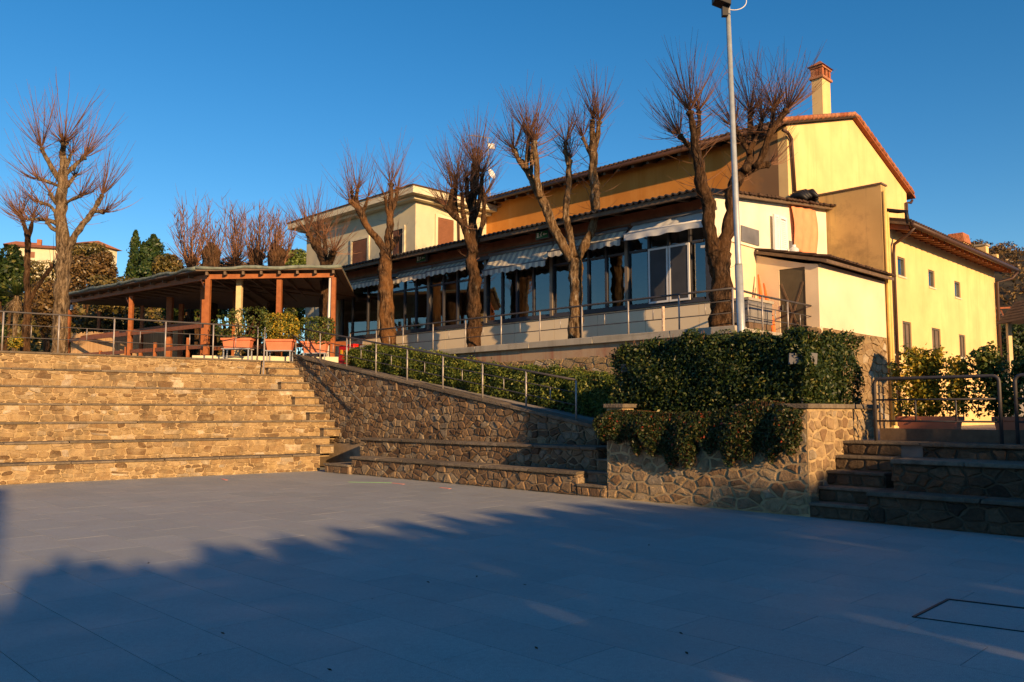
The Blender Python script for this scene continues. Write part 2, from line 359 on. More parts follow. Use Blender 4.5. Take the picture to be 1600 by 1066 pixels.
# ------------------------------------------------------------------ stone work
def clip(poly, a, b, c):
    out = []; n = len(poly)
    for i in range(n):
        p, q = poly[i], poly[(i + 1) % n]; dp = a * p[0] + b * p[1] - c; dq = a * q[0] + b * q[1] - c
        if dp <= 0: out.append(p)
        if (dp < 0 < dq) or (dq < 0 < dp):
            k = dp / (dp - dq); out.append((p[0] + (q[0] - p[0]) * k, p[1] + (q[1] - p[1]) * k))
    return out
def area(P): return .5 * sum(P[i][0] * P[(i + 1) % len(P)][1] - P[(i + 1) % len(P)][0] * P[i][1] for i in range(len(P)))
def cells_rubble(L0, L1, zb, zt, sa=.27, sz=.2, rg=random):
    """irregular rubble: Voronoi cells between the lines zb(a) and zt(a)"""
    z0 = min(zb(L0), zb(L1)); z1 = max(zt(L0), zt(L1)); pts = []; rows = max(1, round((z1 - z0) / sz)); hz = (z1 - z0) / rows
    for j in range(-1, rows + 1):
        a = L0 - sa + (sa * .5 if j % 2 else 0)
        while a < L1 + sa:
            pts.append((a + rg.uniform(-.3, .3) * sa, z0 + (j + .5 + rg.uniform(-.42, .42)) * hz)); a += sa * rg.choice((.55, .75, .95, 1.25, 1.55))
    out = []; A = (sz / sa) ** 2
    mt = (zt(L1) - zt(L0)) / (L1 - L0); mb = (zb(L1) - zb(L0)) / (L1 - L0)
    for i, p in enumerate(pts):
        if not (L0 - sa < p[0] < L1 + sa): continue
        P = [(p[0] - sa * 1.6, p[1] - sz * 1.6), (p[0] + sa * 1.6, p[1] - sz * 1.6), (p[0] + sa * 1.6, p[1] + sz * 1.6), (p[0] - sa * 1.6, p[1] + sz * 1.6)]
        for j, q in enumerate(pts):
            if i == j or abs(q[0] - p[0]) > 2.6 * sa or abs(q[1] - p[1]) > 2.6 * sz: continue
            dx, dz = (q[0] - p[0]) * A, (q[1] - p[1]); mx, mz = (p[0] + q[0]) / 2, (p[1] + q[1]) / 2
            P = clip(P, dx, dz, dx * mx + dz * mz)
            if len(P) < 3: break
        if len(P) < 3: continue
        P = clip(P, -1, 0, -L0); P = clip(P, 1, 0, L1) if len(P) > 2 else P
        if len(P) > 2: P = clip(P, -mt, 1, zt(L0) - mt * L0)
        if len(P) > 2: P = clip(P, mb, -1, -(zb(L0) - mb * L0))
        if len(P) > 2 and area(P) > sa * sz * .12: out.append(P)
    return out
def cells_coursed(L0, L1, z0, z1, rows, lmin=.16, lmax=.5, rg=random):
    hs = [rg.uniform(.55, 1.45) for _ in range(rows)]; k = (z1 - z0) / sum(hs); z = z0; out = []
    for h in hs:
        h *= k; a = L0 - rg.uniform(0, .2)
        while a < L1:
            l = rg.uniform(lmin, lmax) * (1.25 if h > (z1 - z0) / rows else .9); b = min(a + l, L1)
            a0 = max(a, L0)
            if b - a0 > .05:
                j = lambda: rg.uniform(-.012, .012); cut = lambda: rg.uniform(.008, .055)
                if rg.random() < .14 and b - a0 > .3:      # a pair of thin stones
                    zs = [(z, z + h * .5), (z + h * .5, z + h)]
                else: zs = [(z, z + h)]
                for (za, zc) in zs:
                    c1, c2, c3, c4 = cut(), cut(), cut(), cut()
                    out.append([(a0 + c1, za + j() * .3), (b - c2, za + j() * .3), (b, za + c2 * .8), (b, zc - c3 * .8), (b - c3, zc + j() * .3), (a0 + c4, zc + j() * .3), (a0, zc - c4 * .8), (a0, za + c1 * .8)])
            a += l
        z += h
    def wp(p):
        a, z_ = p; e = min(1, max(0, (z_ - z0) / .05), max(0, (z1 - z_) / .05))
        return (a + .018 * math.sin(23 * z_ + 5 * a), z_ + e * (.016 * math.sin(6.3 * a + z0 * 9) + .010 * math.sin(17 * a + z_ * 9) + .006 * math.sin(41 * a)))
    return [[wp(p) for p in P] for P in out]
def stone_mesh(P, g, d, rg=random):
    """one stone in local (a, n, z) around its centroid; returns verts, faces, centroid"""
    if len(P) < 8:      # knock the straight sides about a little
        Q = []
        for i, p in enumerate(P):
            q = P[(i + 1) % len(P)]; Q.append(p); l = math.hypot(q[0] - p[0], q[1] - p[1])
            if l > .09: k = rg.uniform(.35, .65); b = rg.uniform(-.012, .016); Q.append((p[0] + (q[0] - p[0]) * k - (q[1] - p[1]) / l * -b * -1, p[1] + (q[1] - p[1]) * k + (q[0] - p[0]) / l * b))
        P = Q
    n = len(P); cx = sum(p[0] for p in P) / n; cz = sum(p[1] for p in P) / n
    def ring(sh, dd):
        o = []
        for p in P:
            x, z = p[0] - cx, p[1] - cz; l = math.hypot(x, z) or 1; k = max(.3, 1 - sh / l * 1.25)
            o.append((x * k, dd if not callable(dd) else dd(), z * k))
        return o
    v = ring(g, -.03) + ring(g, d * .45) + ring(g + .014, lambda: d * rg.uniform(.85, 1.15))
    f = []
    for r in (0, n):
        f += [(r + i, r + (i + 1) % n, r + n + (i + 1) % n, r + n + i) for i in range(n)]
    f.append(tuple(2 * n + i for i in range(n)))
    return v, f, (cx, cz)
class Wallface:
    """O world point (a=0,z=0 of the face), ax unit vector along, nx outward normal"""
    def __init__(s, O, ax, nx): s.O, s.ax, s.nx = Vector(O), Vector(ax), Vector(nx)
    def at(s, a, z, n=0): return s.O + s.ax * a + ZD * z + s.nx * n
def lay_stones(faces, parent, mat, limit=300, name='stone', gap=.012, depth=(.012, .035), rg=random):
    """faces: list of (Wallface, cells). The stones that show largest become objects, the rest one part."""
    allc = []
    for wf, cells in faces:
        for P in cells:
            c = (sum(p[0] for p in P) / len(P), sum(p[1] for p in P) / len(P)); wp = wf.at(*c)
            d = wp.xy.length; allc.append((abs(area(P)) / (d * d) if wp.y > .9 * abs(wp.x) / .66 * .93 else 0, wf, P))
    allc.sort(key=lambda x: -x[0])
    rest = MB()
    for i, (k, wf, P) in enumerate(allc):
        v, f, (cx, cz) = stone_mesh(P, gap, rg.uniform(*depth), rg)
        c = wf.at(cx, cz)
        flip = wf.ax.cross(ZD).dot(wf.nx) < 0
        V = [wf.ax * p[0] + wf.nx * p[1] + ZD * p[2] for p in v]
        if flip: f = [tuple(reversed(q)) for q in f]
        if i < limit:
            me = bpy.data.meshes.new(name); me.from_pydata([tuple(p) for p in V], [], f); me.materials.append(mat)
            o = bpy.data.objects.new(name, me); COL.objects.link(o); place(o, c, parent)
        else:
            b = len(rest.v); rest.v += [tuple(p + c) for p in V]; rest.f += [tuple(b + q for q in g) for g in f]
    if rest.v: rest.build('small_stones', mat, parent, kind='stuff')

def copings(parent, fn, L0, L1, step, mat=None, name='coping', gap=.006, rg=random):
    """row of coping slabs; fn(a0,a1) -> 8 corners"""
    a = L0
    while a < L1 - .05:
        b = min(L1, a + step * rg.uniform(.75, 1.25))
        if L1 - b < .25: b = L1
        MB().quadbox([q + Vector((rg.uniform(-.012, .012), rg.uniform(-.012, .012), rg.uniform(-.005, .005) if i_ > 3 else 0)) for i_, q in enumerate(fn(a + gap, b - gap))]).build(name, mat or M['coping'], parent, bev=.012)
        a = b

# ================================================================== GROUND
g = MB(); g.abox(-2500, 2500, -2500, 2500, -.6, -.12); g.build('ground', M['grassland'], kind='structure')
# plaza: granite slabs on a dark bed
pz = MB(); pz.prism([W(-36, -14, 0).xy, W(16, -14, 0).xy, W(16, 16, 0).xy, W(-36, 16, 0).xy], -.1, -.035)
plaza = pz.build('plaza', M['mortar_bed'], kind='structure')
SW, SL = .6, 1.2
tiles = []
r_ = 0; t = -3.2
while t < 13.0:
    s = -30 + (r_ % 2) * SL / 2
    while s < 2:
        p = W(s + SL / 2, t + SW / 2, 0)
        infront = p.y > 2.2 and abs(p.x) < p.y * .75 + 2.5
        n_steps = (p.xy - Vector((-11.278, 18.2))).dot(Vector((-math.sin(math.radians(36)), math.cos(math.radians(36)))))
        if infront and n_steps < .7: tiles.append((p.length, s, t))
        s += SL
    t += SW; r_ += 1
tiles.sort()
slabm = []
for k in range(4):
    b = MB(); x, y = SL / 2 - .0025, SW / 2 - .0025; c = .0008
    b.quadbox([(-x, -y, -.04), (x, -y, -.04), (x, y, -.04), (-x, y, -.04), (-x, -y, -c), (x, -y, -c), (x, y, -c), (-x, y, -c)]); b.f.pop(1)
    n0 = len(b.v); b.v += [(-x + c, -y + c, 0), (x - c, -y + c, 0), (x - c, y - c, 0), (-x + c, y - c, 0)]
    for i in range(4): b.f.append((4 + i, 4 + (i + 1) % 4, n0 + (i + 1) % 4, n0 + i))
    b.f.append((n0, n0 + 1, n0 + 2, n0 + 3))
    me = bpy.data.meshes.new('paving_slab'); me.from_pydata(b.v, [], b.f); me.materials.append(M['slab']); slabm.append((me, b))
rest = MB()
for i, (d, s, t) in enumerate(tiles):
    c = W(s + SL / 2, t + SW / 2, random.uniform(-.0004, .0004)); me, b = slabm[i % 4]
    if i < 300:
        o = bpy.data.objects.new('paving_slab', me); COL.objects.link(o); o.rotation_euler = (0, 0, -PI / 4 + (0)); place(o, c, plaza)
    else:
        n0 = len(rest.v); rest.v += [tuple(c + SD * v[0] + VD * v[1] + ZD * v[2]) for v in b.v]; rest.f += [tuple(n0 + q for q in f) for f in b.f]
if rest.v: rest.build('far_paving_slabs', M['slab'], plaza, kind='stuff')
# manhole frame lying in the paving
mh = thing('manhole_cover', 'dark angle-iron frame of a rectangular cover set in the paving at the right foreground', 'manhole cover', on(1520, 980, z=0))
A_, B_, C_ = on(1427, 965, z=0), on(1482, 937, z=0), on(1600, 951, z=0)
dv = (B_ - A_); du = (C_ - B_).normalized() * 1.5
for p, q in ((A_, B_), (B_, B_ + du), (B_ + du, A_ + du), (A_ + du + ZD * 0, A_)):
    MB().bar(p + ZD * .002, q + ZD * .002, .022 if p in (A_, B_) and q != A_ else .006, .012).build('frame_bar', M['black'], mh)
MB().obox(A_ + ZD * -.03 + dv * .03, dv * .94, du * .98, ZD * .028).build('cover_plate', M['slab'], mh)
# chalk marks
for (x0, y0, x1, y1, mt, lb) in ((545, 753.6, 612, 754.6, 'sparkg', 'faint green chalk line along the paving before the stone seats'), (613, 755, 631, 757, 'spark', 'pink chalk dash at the end of the green line'), (688, 762, 703, 764, 'spark', 'small pink chalk dash on the paving right of the green line'), (347, 748.5, 354, 750.5, 'spark', 'small pink chalk dot on the paving before the left steps')):
    p, q = on(x0, y0, z=.0), on(x1, y1, z=.0)
    MB().bar(p + ZD * .004, q + ZD * .004, .07 if mt == 'spark' else .035, .004).build('chalk_mark', M[mt], label=lb, cat='chalk mark')
for i, (x, y) in enumerate(((232, 880), (348, 990), (312, 1023), (669, 910), (745, 901), (582, 936), (712, 978), (820, 914), (1014, 852), (954, 954), (1073, 1021), (838, 1013), (1582, 849), (1064, 990), (515, 1047))):
    p = on(x, y, z=.006); a = random.uniform(0, 6); d1 = Vector((math.cos(a), math.sin(a), .1)) * .02; d2 = Vector((-math.sin(a), math.cos(a), .2)) * .01
    m = MB(); m.poly([p - d1, p - d2 + ZD * .008, p + d1 + ZD * .006]); m.poly([p - d1, p + d1 + ZD * .006, p + d2])
    m.build('fallen_leaf', M['barkd'], label='tiny dead leaf on the shaded paving, one of several scattered there', cat='leaf', group='dead leaves scattered on the shaded paving')

# ================================================================== LEFT STEPS
A36 = math.radians(36)
Dd = Vector((math.cos(A36), math.sin(A36), 0)); Nn = Vector((-math.sin(A36), math.cos(A36), 0)); P0 = Vector((-11.278, 18.2, 0))
HR, TR = .45, .57
def aend(T, off): return (T - R2 * (P0.x + P0.y) - Nn.dot(VD) * off) / Dd.dot(VD)
steps = thing('seating_steps', 'wide flight of seven ochre stone seating steps rising to the terrace at the left', 'steps', P0, kind='structure')
del steps['category']; del steps['label']
steps['label'] = 'wide flight of seven ochre stone seating steps rising to the left terrace'
faces = []; rs = random.Random(3)
AL = -3.0
for k in range(1, 8):
    off = (k - 1) * TR; T = 12.3 if k == 1 else (12.9 if k == 2 else 13.5); ae = aend(T, off)
    o = P0 + Nn * off
    depth = TR + .25 if k < 7 else 1.6
    MB().obox(o + Dd * AL + ZD * (0 if k == 1 else (k - 1) * HR - .1), Dd * (ae - AL), Nn * depth, ZD * (k * HR - .05 - (0 if k == 1 else (k - 1) * HR - .1))).build('tier', M['mortar_y'], steps)
    wf = Wallface(o, Dd, -Nn)
    faces.append((wf, cells_coursed(AL, ae, (k - 1) * HR + .004, k * HR - .055, 4 if k % 2 else 3, .09, .38, rs)))
    def cf(a, b, o=o, k=k, depth=depth):
        q = o + ZD * (k * HR - .05) - Nn * .04
        return [q + Dd * a, q + Dd * b, q + Dd * b + Nn * (depth + .055), q + Dd * a + Nn * (depth + .055)] + [x + ZD * .05 for x in (q + Dd * a, q + Dd * b, q + Dd * b + Nn * (depth + .055), q + Dd * a + Nn * (depth + .055))]
    copings(steps, cf, AL, ae, 1.1, rg=rs)
    # stair block on this tier (half-rise) beside the ramp wall
    if k < 7:
        xl = {1: 496, 2: 501, 3: 479, 4: 456, 5: 434, 6: 414}[k]
        pt = on(xl, 600, Y=22); dr = Vector((pt.x, pt.y, 0)); q0 = P0 + Nn * (k * TR)
        m_ = q0.dot(Nn) / dr.dot(Nn); a0 = (dr * m_ - q0).dot(Dd); T2 = 12.9 if k == 1 else 13.5; a1 = aend(T2, k * TR)
        ob = P0 + Nn * (k * TR - .29)
        blk = MB().obox(ob + Dd * a0 + ZD * (k * HR - .002), Dd * (a1 - a0), Nn * .34, ZD * (HR / 2 - .035)).build('stair_block', M['mortar_y'], steps)
        bw = Wallface(ob + ZD * (k * HR), Dd, -Nn)
        faces.append((bw, cells_coursed(a0, a1, .004, HR / 2 - .04, 1, .15, .4, rs)))
        MB().obox(ob - Nn * .04 + Dd * (a0 - .02) + ZD * (k * HR + HR / 2 - .037), Dd * (a1 - a0 + .02), Nn * .36, ZD * .04).build('stair_tread', M['coping'], steps, bev=.01)
lay_stones(faces, steps, M['stone_y'], 300, gap=.007, depth=(.006, .032), rg=rs)
# corner half step at the foot
p0 = W(-19.05, 12.2, 0)
cs = thing('corner_step', 'low stone step in the corner between left steps and the lower stone seat', 'step', p0)
MB().box(-19.1, -17.99, 12.1, 12.9, 0, .19).build('step_body', M['mortar_g'], cs)
MB().box(-19.12, -17.985, 12.06, 12.92, .19, .235).build('coping', M['coping'], cs, bev=.01)
rc = random.Random(5)
lay_stones([(Wallface(W(-19.1, 12.1, 0), SD, -VD), cells_coursed(0, 1.1, .005, .185, 1, .2, .4, rc))], cs, M['stone_g'], rg=rc)

# terrace at the top, mid terrace and ramp
ptop = P0 + Nn * (6 * TR + 1.2)
def XY(s, t): return W(s, t, 0).xy
e7 = P0 + Nn * (6 * TR + 1.2) + Dd * aend(13.5, 6 * TR + 1.2)
terr = MB().prism([(ptop + Dd * -60).xy, e7.xy, XY(-22.9, 13.45), XY(-22.9, 16.15), XY(-9.35, 16.15), XY(-9.35, 60), XY(-60, 80), XY(-110, 60)], -.05, 3.14)
terr.build('terrace', M['asphalt'], kind='structure')
MB().prism([XY(-10.4, 13.7), XY(-9.7, 13.3), XY(-5.75, 14.8), XY(-5.75, 13.5), XY(20, 13.5), XY(20, 60), XY(-9.3, 60), XY(-9.3, 15.95), XY(-10.4, 15.95)][::1], -.05, 1.12).build('lower_terrace', M['asphalt'], kind='structure')
RS0, RS1, RZ0, RZ1 = -22.9, -10.9, 3.35, 1.32
def capz(s): return RZ0 + (RZ1 - RZ0) * (s - RS0) / (RS1 - RS0)
MB().quadbox([W(RS0, 13.68, 0), W(RS1 + .6, 13.68, 0), W(RS1 + .6, 16.1, 0), W(RS0, 16.1, 0), W(RS0, 13.68, 3.145), W(RS1 + .6, 13.68, 1.125), W(RS1 + .6, 16.1, 1.125), W(RS0, 16.1, 3.145)]).build('ramp', M['asphalt'], kind='structure')

# ramp wall
rw = thing('ramp_wall', 'sloping rubble stone wall carrying the ramp beside the steps', 'wall', W(-17, 13.5, 0))
MB().quadbox([W(RS0 - .3, 13.4, 0), W(RS1, 13.4, 0), W(RS1, 13.7, 0), W(RS0 - .3, 13.7, 0)] + [W(RS0 - .3, 13.4, RZ0 - .03), W(RS1, 13.4, RZ1 - .08), W(RS1, 13.7, RZ1 - .08), W(RS0 - .3, 13.7, RZ0 - .03)]).build('wall_core', M['mortar_g'], rw)
rr = random.Random(11)
cells = cells_rubble(0, RS1 - RS0 + .3, lambda a: .7 if a < 99 else 0, lambda a: capz(RS0 - .3 + a) - .085, .21, .165, rr)
lay_stones([(Wallface(W(RS0 - .3, 13.4, 0), SD, -VD), cells), (Wallface(W(RS1, 13.4, 0), VD, SD), cells_rubble(0, .3, lambda a: .9, lambda a: 1.23, .2, .15, rr))], rw, M['stone_g'], 300, gap=.012, depth=(.015, .05), rg=rr)
def cfr(a, b):
    P = [W(a, 13.33, capz(a) - .075), W(b, 13.33, capz(b) - .075), W(b, 13.77, capz(b) - .075), W(a, 13.77, capz(a) - .075)]
    return P + [x + ZD * .075 for x in P]
copings(rw, cfr, RS0 - .3, RS1 + .04, 1.3, rg=rr)

# two stone seats below it
for (t0, s0, s1, z0, z1, t1, lb) in ((12.2, -17.97, -10.42, 0, .45, 12.95, 'lower long stone seat along the right of the plaza'), (12.8, -18.5, -10.42, .4, .9, 13.5, 'upper long stone seat directly under the ramp wall')):
    st_ = thing('stone_bench', lb, 'bench', W((s0 + s1) / 2, t0 + .3, z0))
    MB().box(s0, s1, t0, t1, z0, z1 - .06).build('seat_core', M['mortar_g'], st_)
    lay_stones([(Wallface(W(s0, t0, 0), SD, -VD), cells_rubble(0, s1 - s0, lambda a: z0 + .005, lambda a: z1 - .065, .22, .165, rr)),
                (Wallface(W(s1, t0, 0), VD, SD), cells_rubble(0, t1 - t0, lambda a: z0 + .005, lambda a: z1 - .065, .25, .19, rr))], st_, M['stone_g'], 300, depth=(.015, .045), rg=rr)
    def cfs(a, b, t0=t0, t1=t1, z1=z1):
        P = [W(a, t0 - .07, z1 - .06), W(b, t0 - .07, z1 - .06), W(b, t1, z1 - .06), W(a, t1, z1 - .06)]; return P + [x + ZD * .06 for x in P]
    copings(st_, cfs, s0 - (.05 if z0 == 0 else 0), s1 + .03, 1.2, rg=rr)
# small flight between seats and planter
fl = thing('stone_stairs', 'short dark flight of stone stairs squeezed between the long seats and the planter wall', 'stairs', W(-10.05, 12.6, 0))
for i in range(5):
    z1 = .225 * (i + 1) if i < 4 else 1.12; t0 = 12.18 + .3 * i
    MB().box(-10.41, -9.72, t0, 14.0, .225 * i - (.1 if i else 0), z1 - .045).build('riser', M['mortar_g'], fl)
    MB().box(-10.405, -9.725, t0 - .04, 14.0 if i == 4 else t0 + .33, z1 - .045, z1).build('tread', M['coping'], fl, bev=.01)
    lay_stones([(Wallface(W(-10.41, t0, 0), SD, -VD), cells_coursed(0, .69, .225 * i + .005, z1 - .05, 1, .15, .35, rr))], fl, M['stone_g'], 300, rg=rr)

# ================================================================== PLANTER
pl = thing('planter_wall', 'tall rubble stone planter wall with cream joints holding the big hedge', 'planter wall', W(-7.7, 12.8, 0))
PS0, PS1, PT0, PT1, PZ = -9.7, -5.8, 12.2, 14.85, 1.72
MB().box(PS0, PS1, PT0, PT0 + .35, 0, PZ - .4).build('front_core', M['mortar_y'], pl)
MB().box(PS0, PS0 + .35, PT0 + .352, PT1, 0, PZ - .4).build('side_core', M['mortar_y'], pl)
MB().box(PS1 - .35, PS1, PT0 + .352, PT1, 0, PZ - .08).build('side_core', M['mortar_y'], pl)
MB().box(PS1 - 1.15, PS1, PT0 + .002, PT0 + .35, PZ - .4, PZ - .08).build('front_core', M['mortar_y'], pl)
MB().box(PS0, PS0 + .36, PT0 + .002, PT0 + .35, PZ - .4, PZ - .06).build('front_core', M['mortar_y'], pl)
MB().box(PS0 + .3, PS1 - .3, PT0 + .3, PT1, 0, PZ - .45).build('planting_soil', M['earth'], pl)
ra = random.Random(21)
lay_stones([(Wallface(W(PS0, PT0, 0), SD, -VD), cells_rubble(0, PS1 - PS0, lambda a: .01, lambda a: PZ - .41, .25, .165, ra)),
            (Wallface(W(PS1 - 1.15, PT0, 0), SD, -VD), cells_rubble(0, 1.15, lambda a: PZ - .4, lambda a: PZ - .09, .25, .16, ra)),
            (Wallface(W(PS0, PT0, 0), SD, -VD), cells_rubble(0, .36, lambda a: PZ - .4, lambda a: PZ - .07, .2, .16, ra)),
            (Wallface(W(PS1, PT0, 0), VD, SD), cells_rubble(0, PT1 - PT0, lambda a: .01, lambda a: PZ - .09, .24, .16, ra)),
            (Wallface(W(PS0, PT0, 0), VD, -SD), cells_rubble(0, 1.5, lambda a: .9, lambda a: PZ - .41, .30, .2, ra))], pl, M['stone_p'], 300, gap=.02, depth=(.008, .022), rg=ra)
for (a, b, c, d, z) in ((PS1 - 1.2, PS1 + .05, PT0 - .05, PT0 + .4, PZ), (PS0 - .05, PS0 + .42, PT0 - .05, PT0 + .4, PZ + .02), (PS1 - .4, PS1 + .05, PT0 + .403, PT1 - 1.2, PZ), (PS1 - .4, PS1 + .05, PT1 - 1.197, PT1 + .04, PZ), (PS0 + .423, PS1 - 1.203, PT0 - .04, PT0 + .4, PZ - .33)):
    MB().box(a, b, c, d, z - .075, z).build('coping', M['coping'], pl, bev=.012)

# right flight of stairs and seats
fr = thing('stone_stairs', 'stone stairs climbing beside the sunlit side of the planter wall', 'stairs', W(-5.3, 12.8, 0))
for i in range(5):
    z1 = .225 * (i + 1) if i < 4 else 1.125; t0 = 12.2 + .32 * i
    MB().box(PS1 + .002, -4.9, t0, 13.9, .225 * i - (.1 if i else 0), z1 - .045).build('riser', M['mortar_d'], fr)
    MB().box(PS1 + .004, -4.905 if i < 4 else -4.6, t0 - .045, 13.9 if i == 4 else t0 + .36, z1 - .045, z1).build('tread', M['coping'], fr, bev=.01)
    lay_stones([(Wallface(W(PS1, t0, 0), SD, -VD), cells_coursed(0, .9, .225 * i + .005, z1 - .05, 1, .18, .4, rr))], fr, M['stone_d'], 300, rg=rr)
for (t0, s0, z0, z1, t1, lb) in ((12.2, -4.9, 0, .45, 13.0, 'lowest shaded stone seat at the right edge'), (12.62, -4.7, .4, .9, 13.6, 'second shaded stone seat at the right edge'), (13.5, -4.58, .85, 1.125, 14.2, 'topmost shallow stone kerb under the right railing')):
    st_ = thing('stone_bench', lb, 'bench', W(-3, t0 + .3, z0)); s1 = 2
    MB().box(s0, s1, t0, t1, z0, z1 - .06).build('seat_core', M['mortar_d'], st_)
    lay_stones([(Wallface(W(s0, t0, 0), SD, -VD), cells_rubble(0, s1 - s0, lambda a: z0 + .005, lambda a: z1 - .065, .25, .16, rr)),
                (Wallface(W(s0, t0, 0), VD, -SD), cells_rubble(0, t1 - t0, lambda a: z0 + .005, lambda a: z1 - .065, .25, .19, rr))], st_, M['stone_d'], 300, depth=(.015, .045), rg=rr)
    def cfs(a, b, t0=t0, t1=t1, z1=z1):
        P = [W(a, t0 - .07, z1 - .06), W(b, t0 - .07, z1 - .06), W(b, t1, z1 - .06), W(a, t1, z1 - .06)]; return P + [x + ZD * .06 for x in P]
    copings(st_, cfs, s0 - .02, s1, 1.2, rg=rr)

# terrace retaining wall with concrete cap
tw = thing('terrace_wall', 'terrace retaining wall of red peeling render over rubble with a concrete cap', 'wall', W(-15, 16.1, 1))
TS0, TS1 = -22.5, -9.2
MB().box(TS0, TS1, 16.0, 16.3, .9, 3.28).build('wall_core', M['render_red'], tw)
MB().box(TS1 - .3, TS1, 16.302, 24.3, .9, 3.2).build('side_core', M['mortar_y'], tw)
rt = random.Random(31)
lay_stones([(Wallface(W(TS0 + 4, 16.0, 0), SD, -VD), cells_rubble(0, TS1 - TS0 - 4, lambda a: 1.2, lambda a: 2.98, .30, .17, rt)),
            (Wallface(W(TS1, 16.3, 0), VD, SD), cells_rubble(0, 8.0, lambda a: 1.1, lambda a: 3.19, .36, .22, rt))], tw, M['stone_y'], 300, depth=(.01, .03), rg=rt)
def cft(a, b):
    P = [W(a, 15.88, 3.28), W(b, 15.88, 3.28), W(b, 16.4, 3.28), W(a, 16.4, 3.28)]; return P + [x + ZD * .17 for x in P]
copings(tw, cft, TS0, TS1 + .1, 2.6, M['concrete'], 'cap', .002, rt)
def cft2(a, b):
    P = [W(TS1 - .4, a, 3.2), W(TS1 + .1, a, 3.2), W(TS1 + .1, b, 3.2), W(TS1 - .4, b, 3.2)]; return P + [x + ZD * .22 for x in P]
copings(tw, cft2, 16.403, 19.9, 1.8, M['concrete'], 'cap', .002, rt)

#__PART2__
# ================================================================== RESTAURANT
FT = 17.8; RE = -10.8; RL = -27.4; SILL = 4.35; HEAD = 6.45
def roofz(t): return 7.25 + (t - 19.54) * .115
res = thing('restaurant', 'long single-storey restaurant veranda with dark glass front, cream panels below and corrugated roof', 'restaurant', W(-19, 20, 3.14))
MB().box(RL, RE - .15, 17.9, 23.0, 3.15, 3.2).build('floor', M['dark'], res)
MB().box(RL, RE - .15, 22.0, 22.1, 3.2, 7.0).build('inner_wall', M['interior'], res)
MB().box(RL - .15, RL, FT + .02, 23.0, 3.14, 6.9).build('end_wall', M['cream'], res)
# interior furniture hints: posts and counters
for s in (-25.5, -22.3, -19.4, -16.1, -13.2):
    MB().box(s, s + .16, 19.6, 19.76, 3.2, 6.8).build('interior_post', M['pwood'], res)
    MB().box(s + .5, s + 1.6, 18.9, 19.5, 3.9, 3.96).build('table_top', M['oldwood'], res)
    MB().box(s + 1.0, s + 1.1, 19.15, 19.25, 3.2, 3.9).build('table_leg', M['oldwood'], res)
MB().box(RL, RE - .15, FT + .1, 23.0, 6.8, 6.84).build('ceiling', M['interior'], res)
MB().box(RL, RE - .02, FT + .05, FT + .2, 3.14, SILL - .03).build('parapet', M['cream'], res)
s = RL
while s < RE - .1:
    b = min(s + 1.62, RE - .0); MB().box(s + .006, b - .006, FT - .0, FT + .045, 3.14, SILL - .035).build('wall_panel', M['panel'], res); s += 1.62
MB().box(RL, RE + .02, FT - .05, FT + .2, SILL - .03, SILL + .03).build('sill', M['frame'], res)
MB().box(RL, RE + .0, FT - .03, FT + .12, HEAD, roofz(FT) - .12).build('fascia', M['fascia'], res)
MB().box(RL, RE + .05, FT - .11, FT - .035, HEAD - .06, HEAD + .05).build('awning_rail', M['frame'], res)
MB().box(RL, RE + .1, FT - .06, FT - .032, HEAD + .16, HEAD + .2).build('fascia_strip', M['oldwood'], res)
MB().box(RL, RE + .15, 17.02, 17.1, roofz(17.05) - .16, roofz(17.05) - .05).build('eave_board', M['oldwood'], res)
s = RL + .2
while s < RE:
    MB().quadbox([W(s, 17.1, roofz(17.1) - .15), W(s + .09, 17.1, roofz(17.1) - .15), W(s + .09, FT - .03, roofz(FT) - .15), W(s, FT - .03, roofz(FT) - .15), W(s, 17.1, roofz(17.1) - .04), W(s + .09, 17.1, roofz(17.1) - .04), W(s + .09, FT - .03, roofz(FT) - .04), W(s, FT - .03, roofz(FT) - .04)]).build('rafter', M['oldwood'], res)
    s += 1.05
# corrugated roof
rm = MB(); n = int((RE + .25 - RL) / .03); amp = .03
for (t, ) in ((16.95,), (24.25,)):
    for i in range(n + 1):
        s = RL + i * .03; rm.v.append(tuple(W(s, t, roofz(t) + amp * math.sin(2 * PI * s / .2))))
for i in range(n): rm.f.append((i, i + 1, n + 2 + i, n + 1 + i))
ro = rm.build('roof', M['roofsheet'], res); md = ro.modifiers.new('thick', 'SOLIDIFY'); md.thickness = .03
# windows by bay: outer frame, mullions, transom, panes
def glazing(x0, x1, mull, trans, z0=SILL + .03, lower=None):
    sa, sb = s_at(x0, FT), s_at(x1, FT); ms = [s_at(m, FT) for m in mull]
    fr = MB(); f = .035
    fr.box(sa - .06, sa + .06, FT, FT + .1, z0, HEAD)
    fr.box(sa + .062, sb - .062, FT + .001, FT + .09, z0, z0 + .07); fr.box(sa + .062, sb - .062, FT + .001, FT + .09, HEAD - .07, HEAD - .002)
    edges = [sa] + ms + [sb]; zr = [z0 + .07] + ([trans] if trans else []) + [HEAD - .07]
    for m in ms: fr.box(m - f, m + f, FT + .002, FT + .085, z0 + .072, HEAD - .072)
    if trans:
        for a, b in zip(edges[:-1], edges[1:]): fr.box(a + f + .03, b - f - .03, FT + .004, FT + .08, trans - .03, trans + .03)
    wn = fr.build('window', M['frame'], res)
    for a, b in zip(edges[:-1], edges[1:]):
        for c, d in zip(zr[:-1], zr[1:]):
            tl = random.uniform(-.004, .004)
            MB().poly([W(a + .02, FT + .05 + tl, c), W(b - .02, FT + .05 - tl, c), W(b - .02, FT + .05 - tl, d), W(a + .02, FT + .05 + tl, d)]).build('pane', M['glass'], wn)
    return wn
TRZ = 5.87
glazing(531, 591, (548, 572), None)
glazing(591, 669, (630, 648), TRZ)
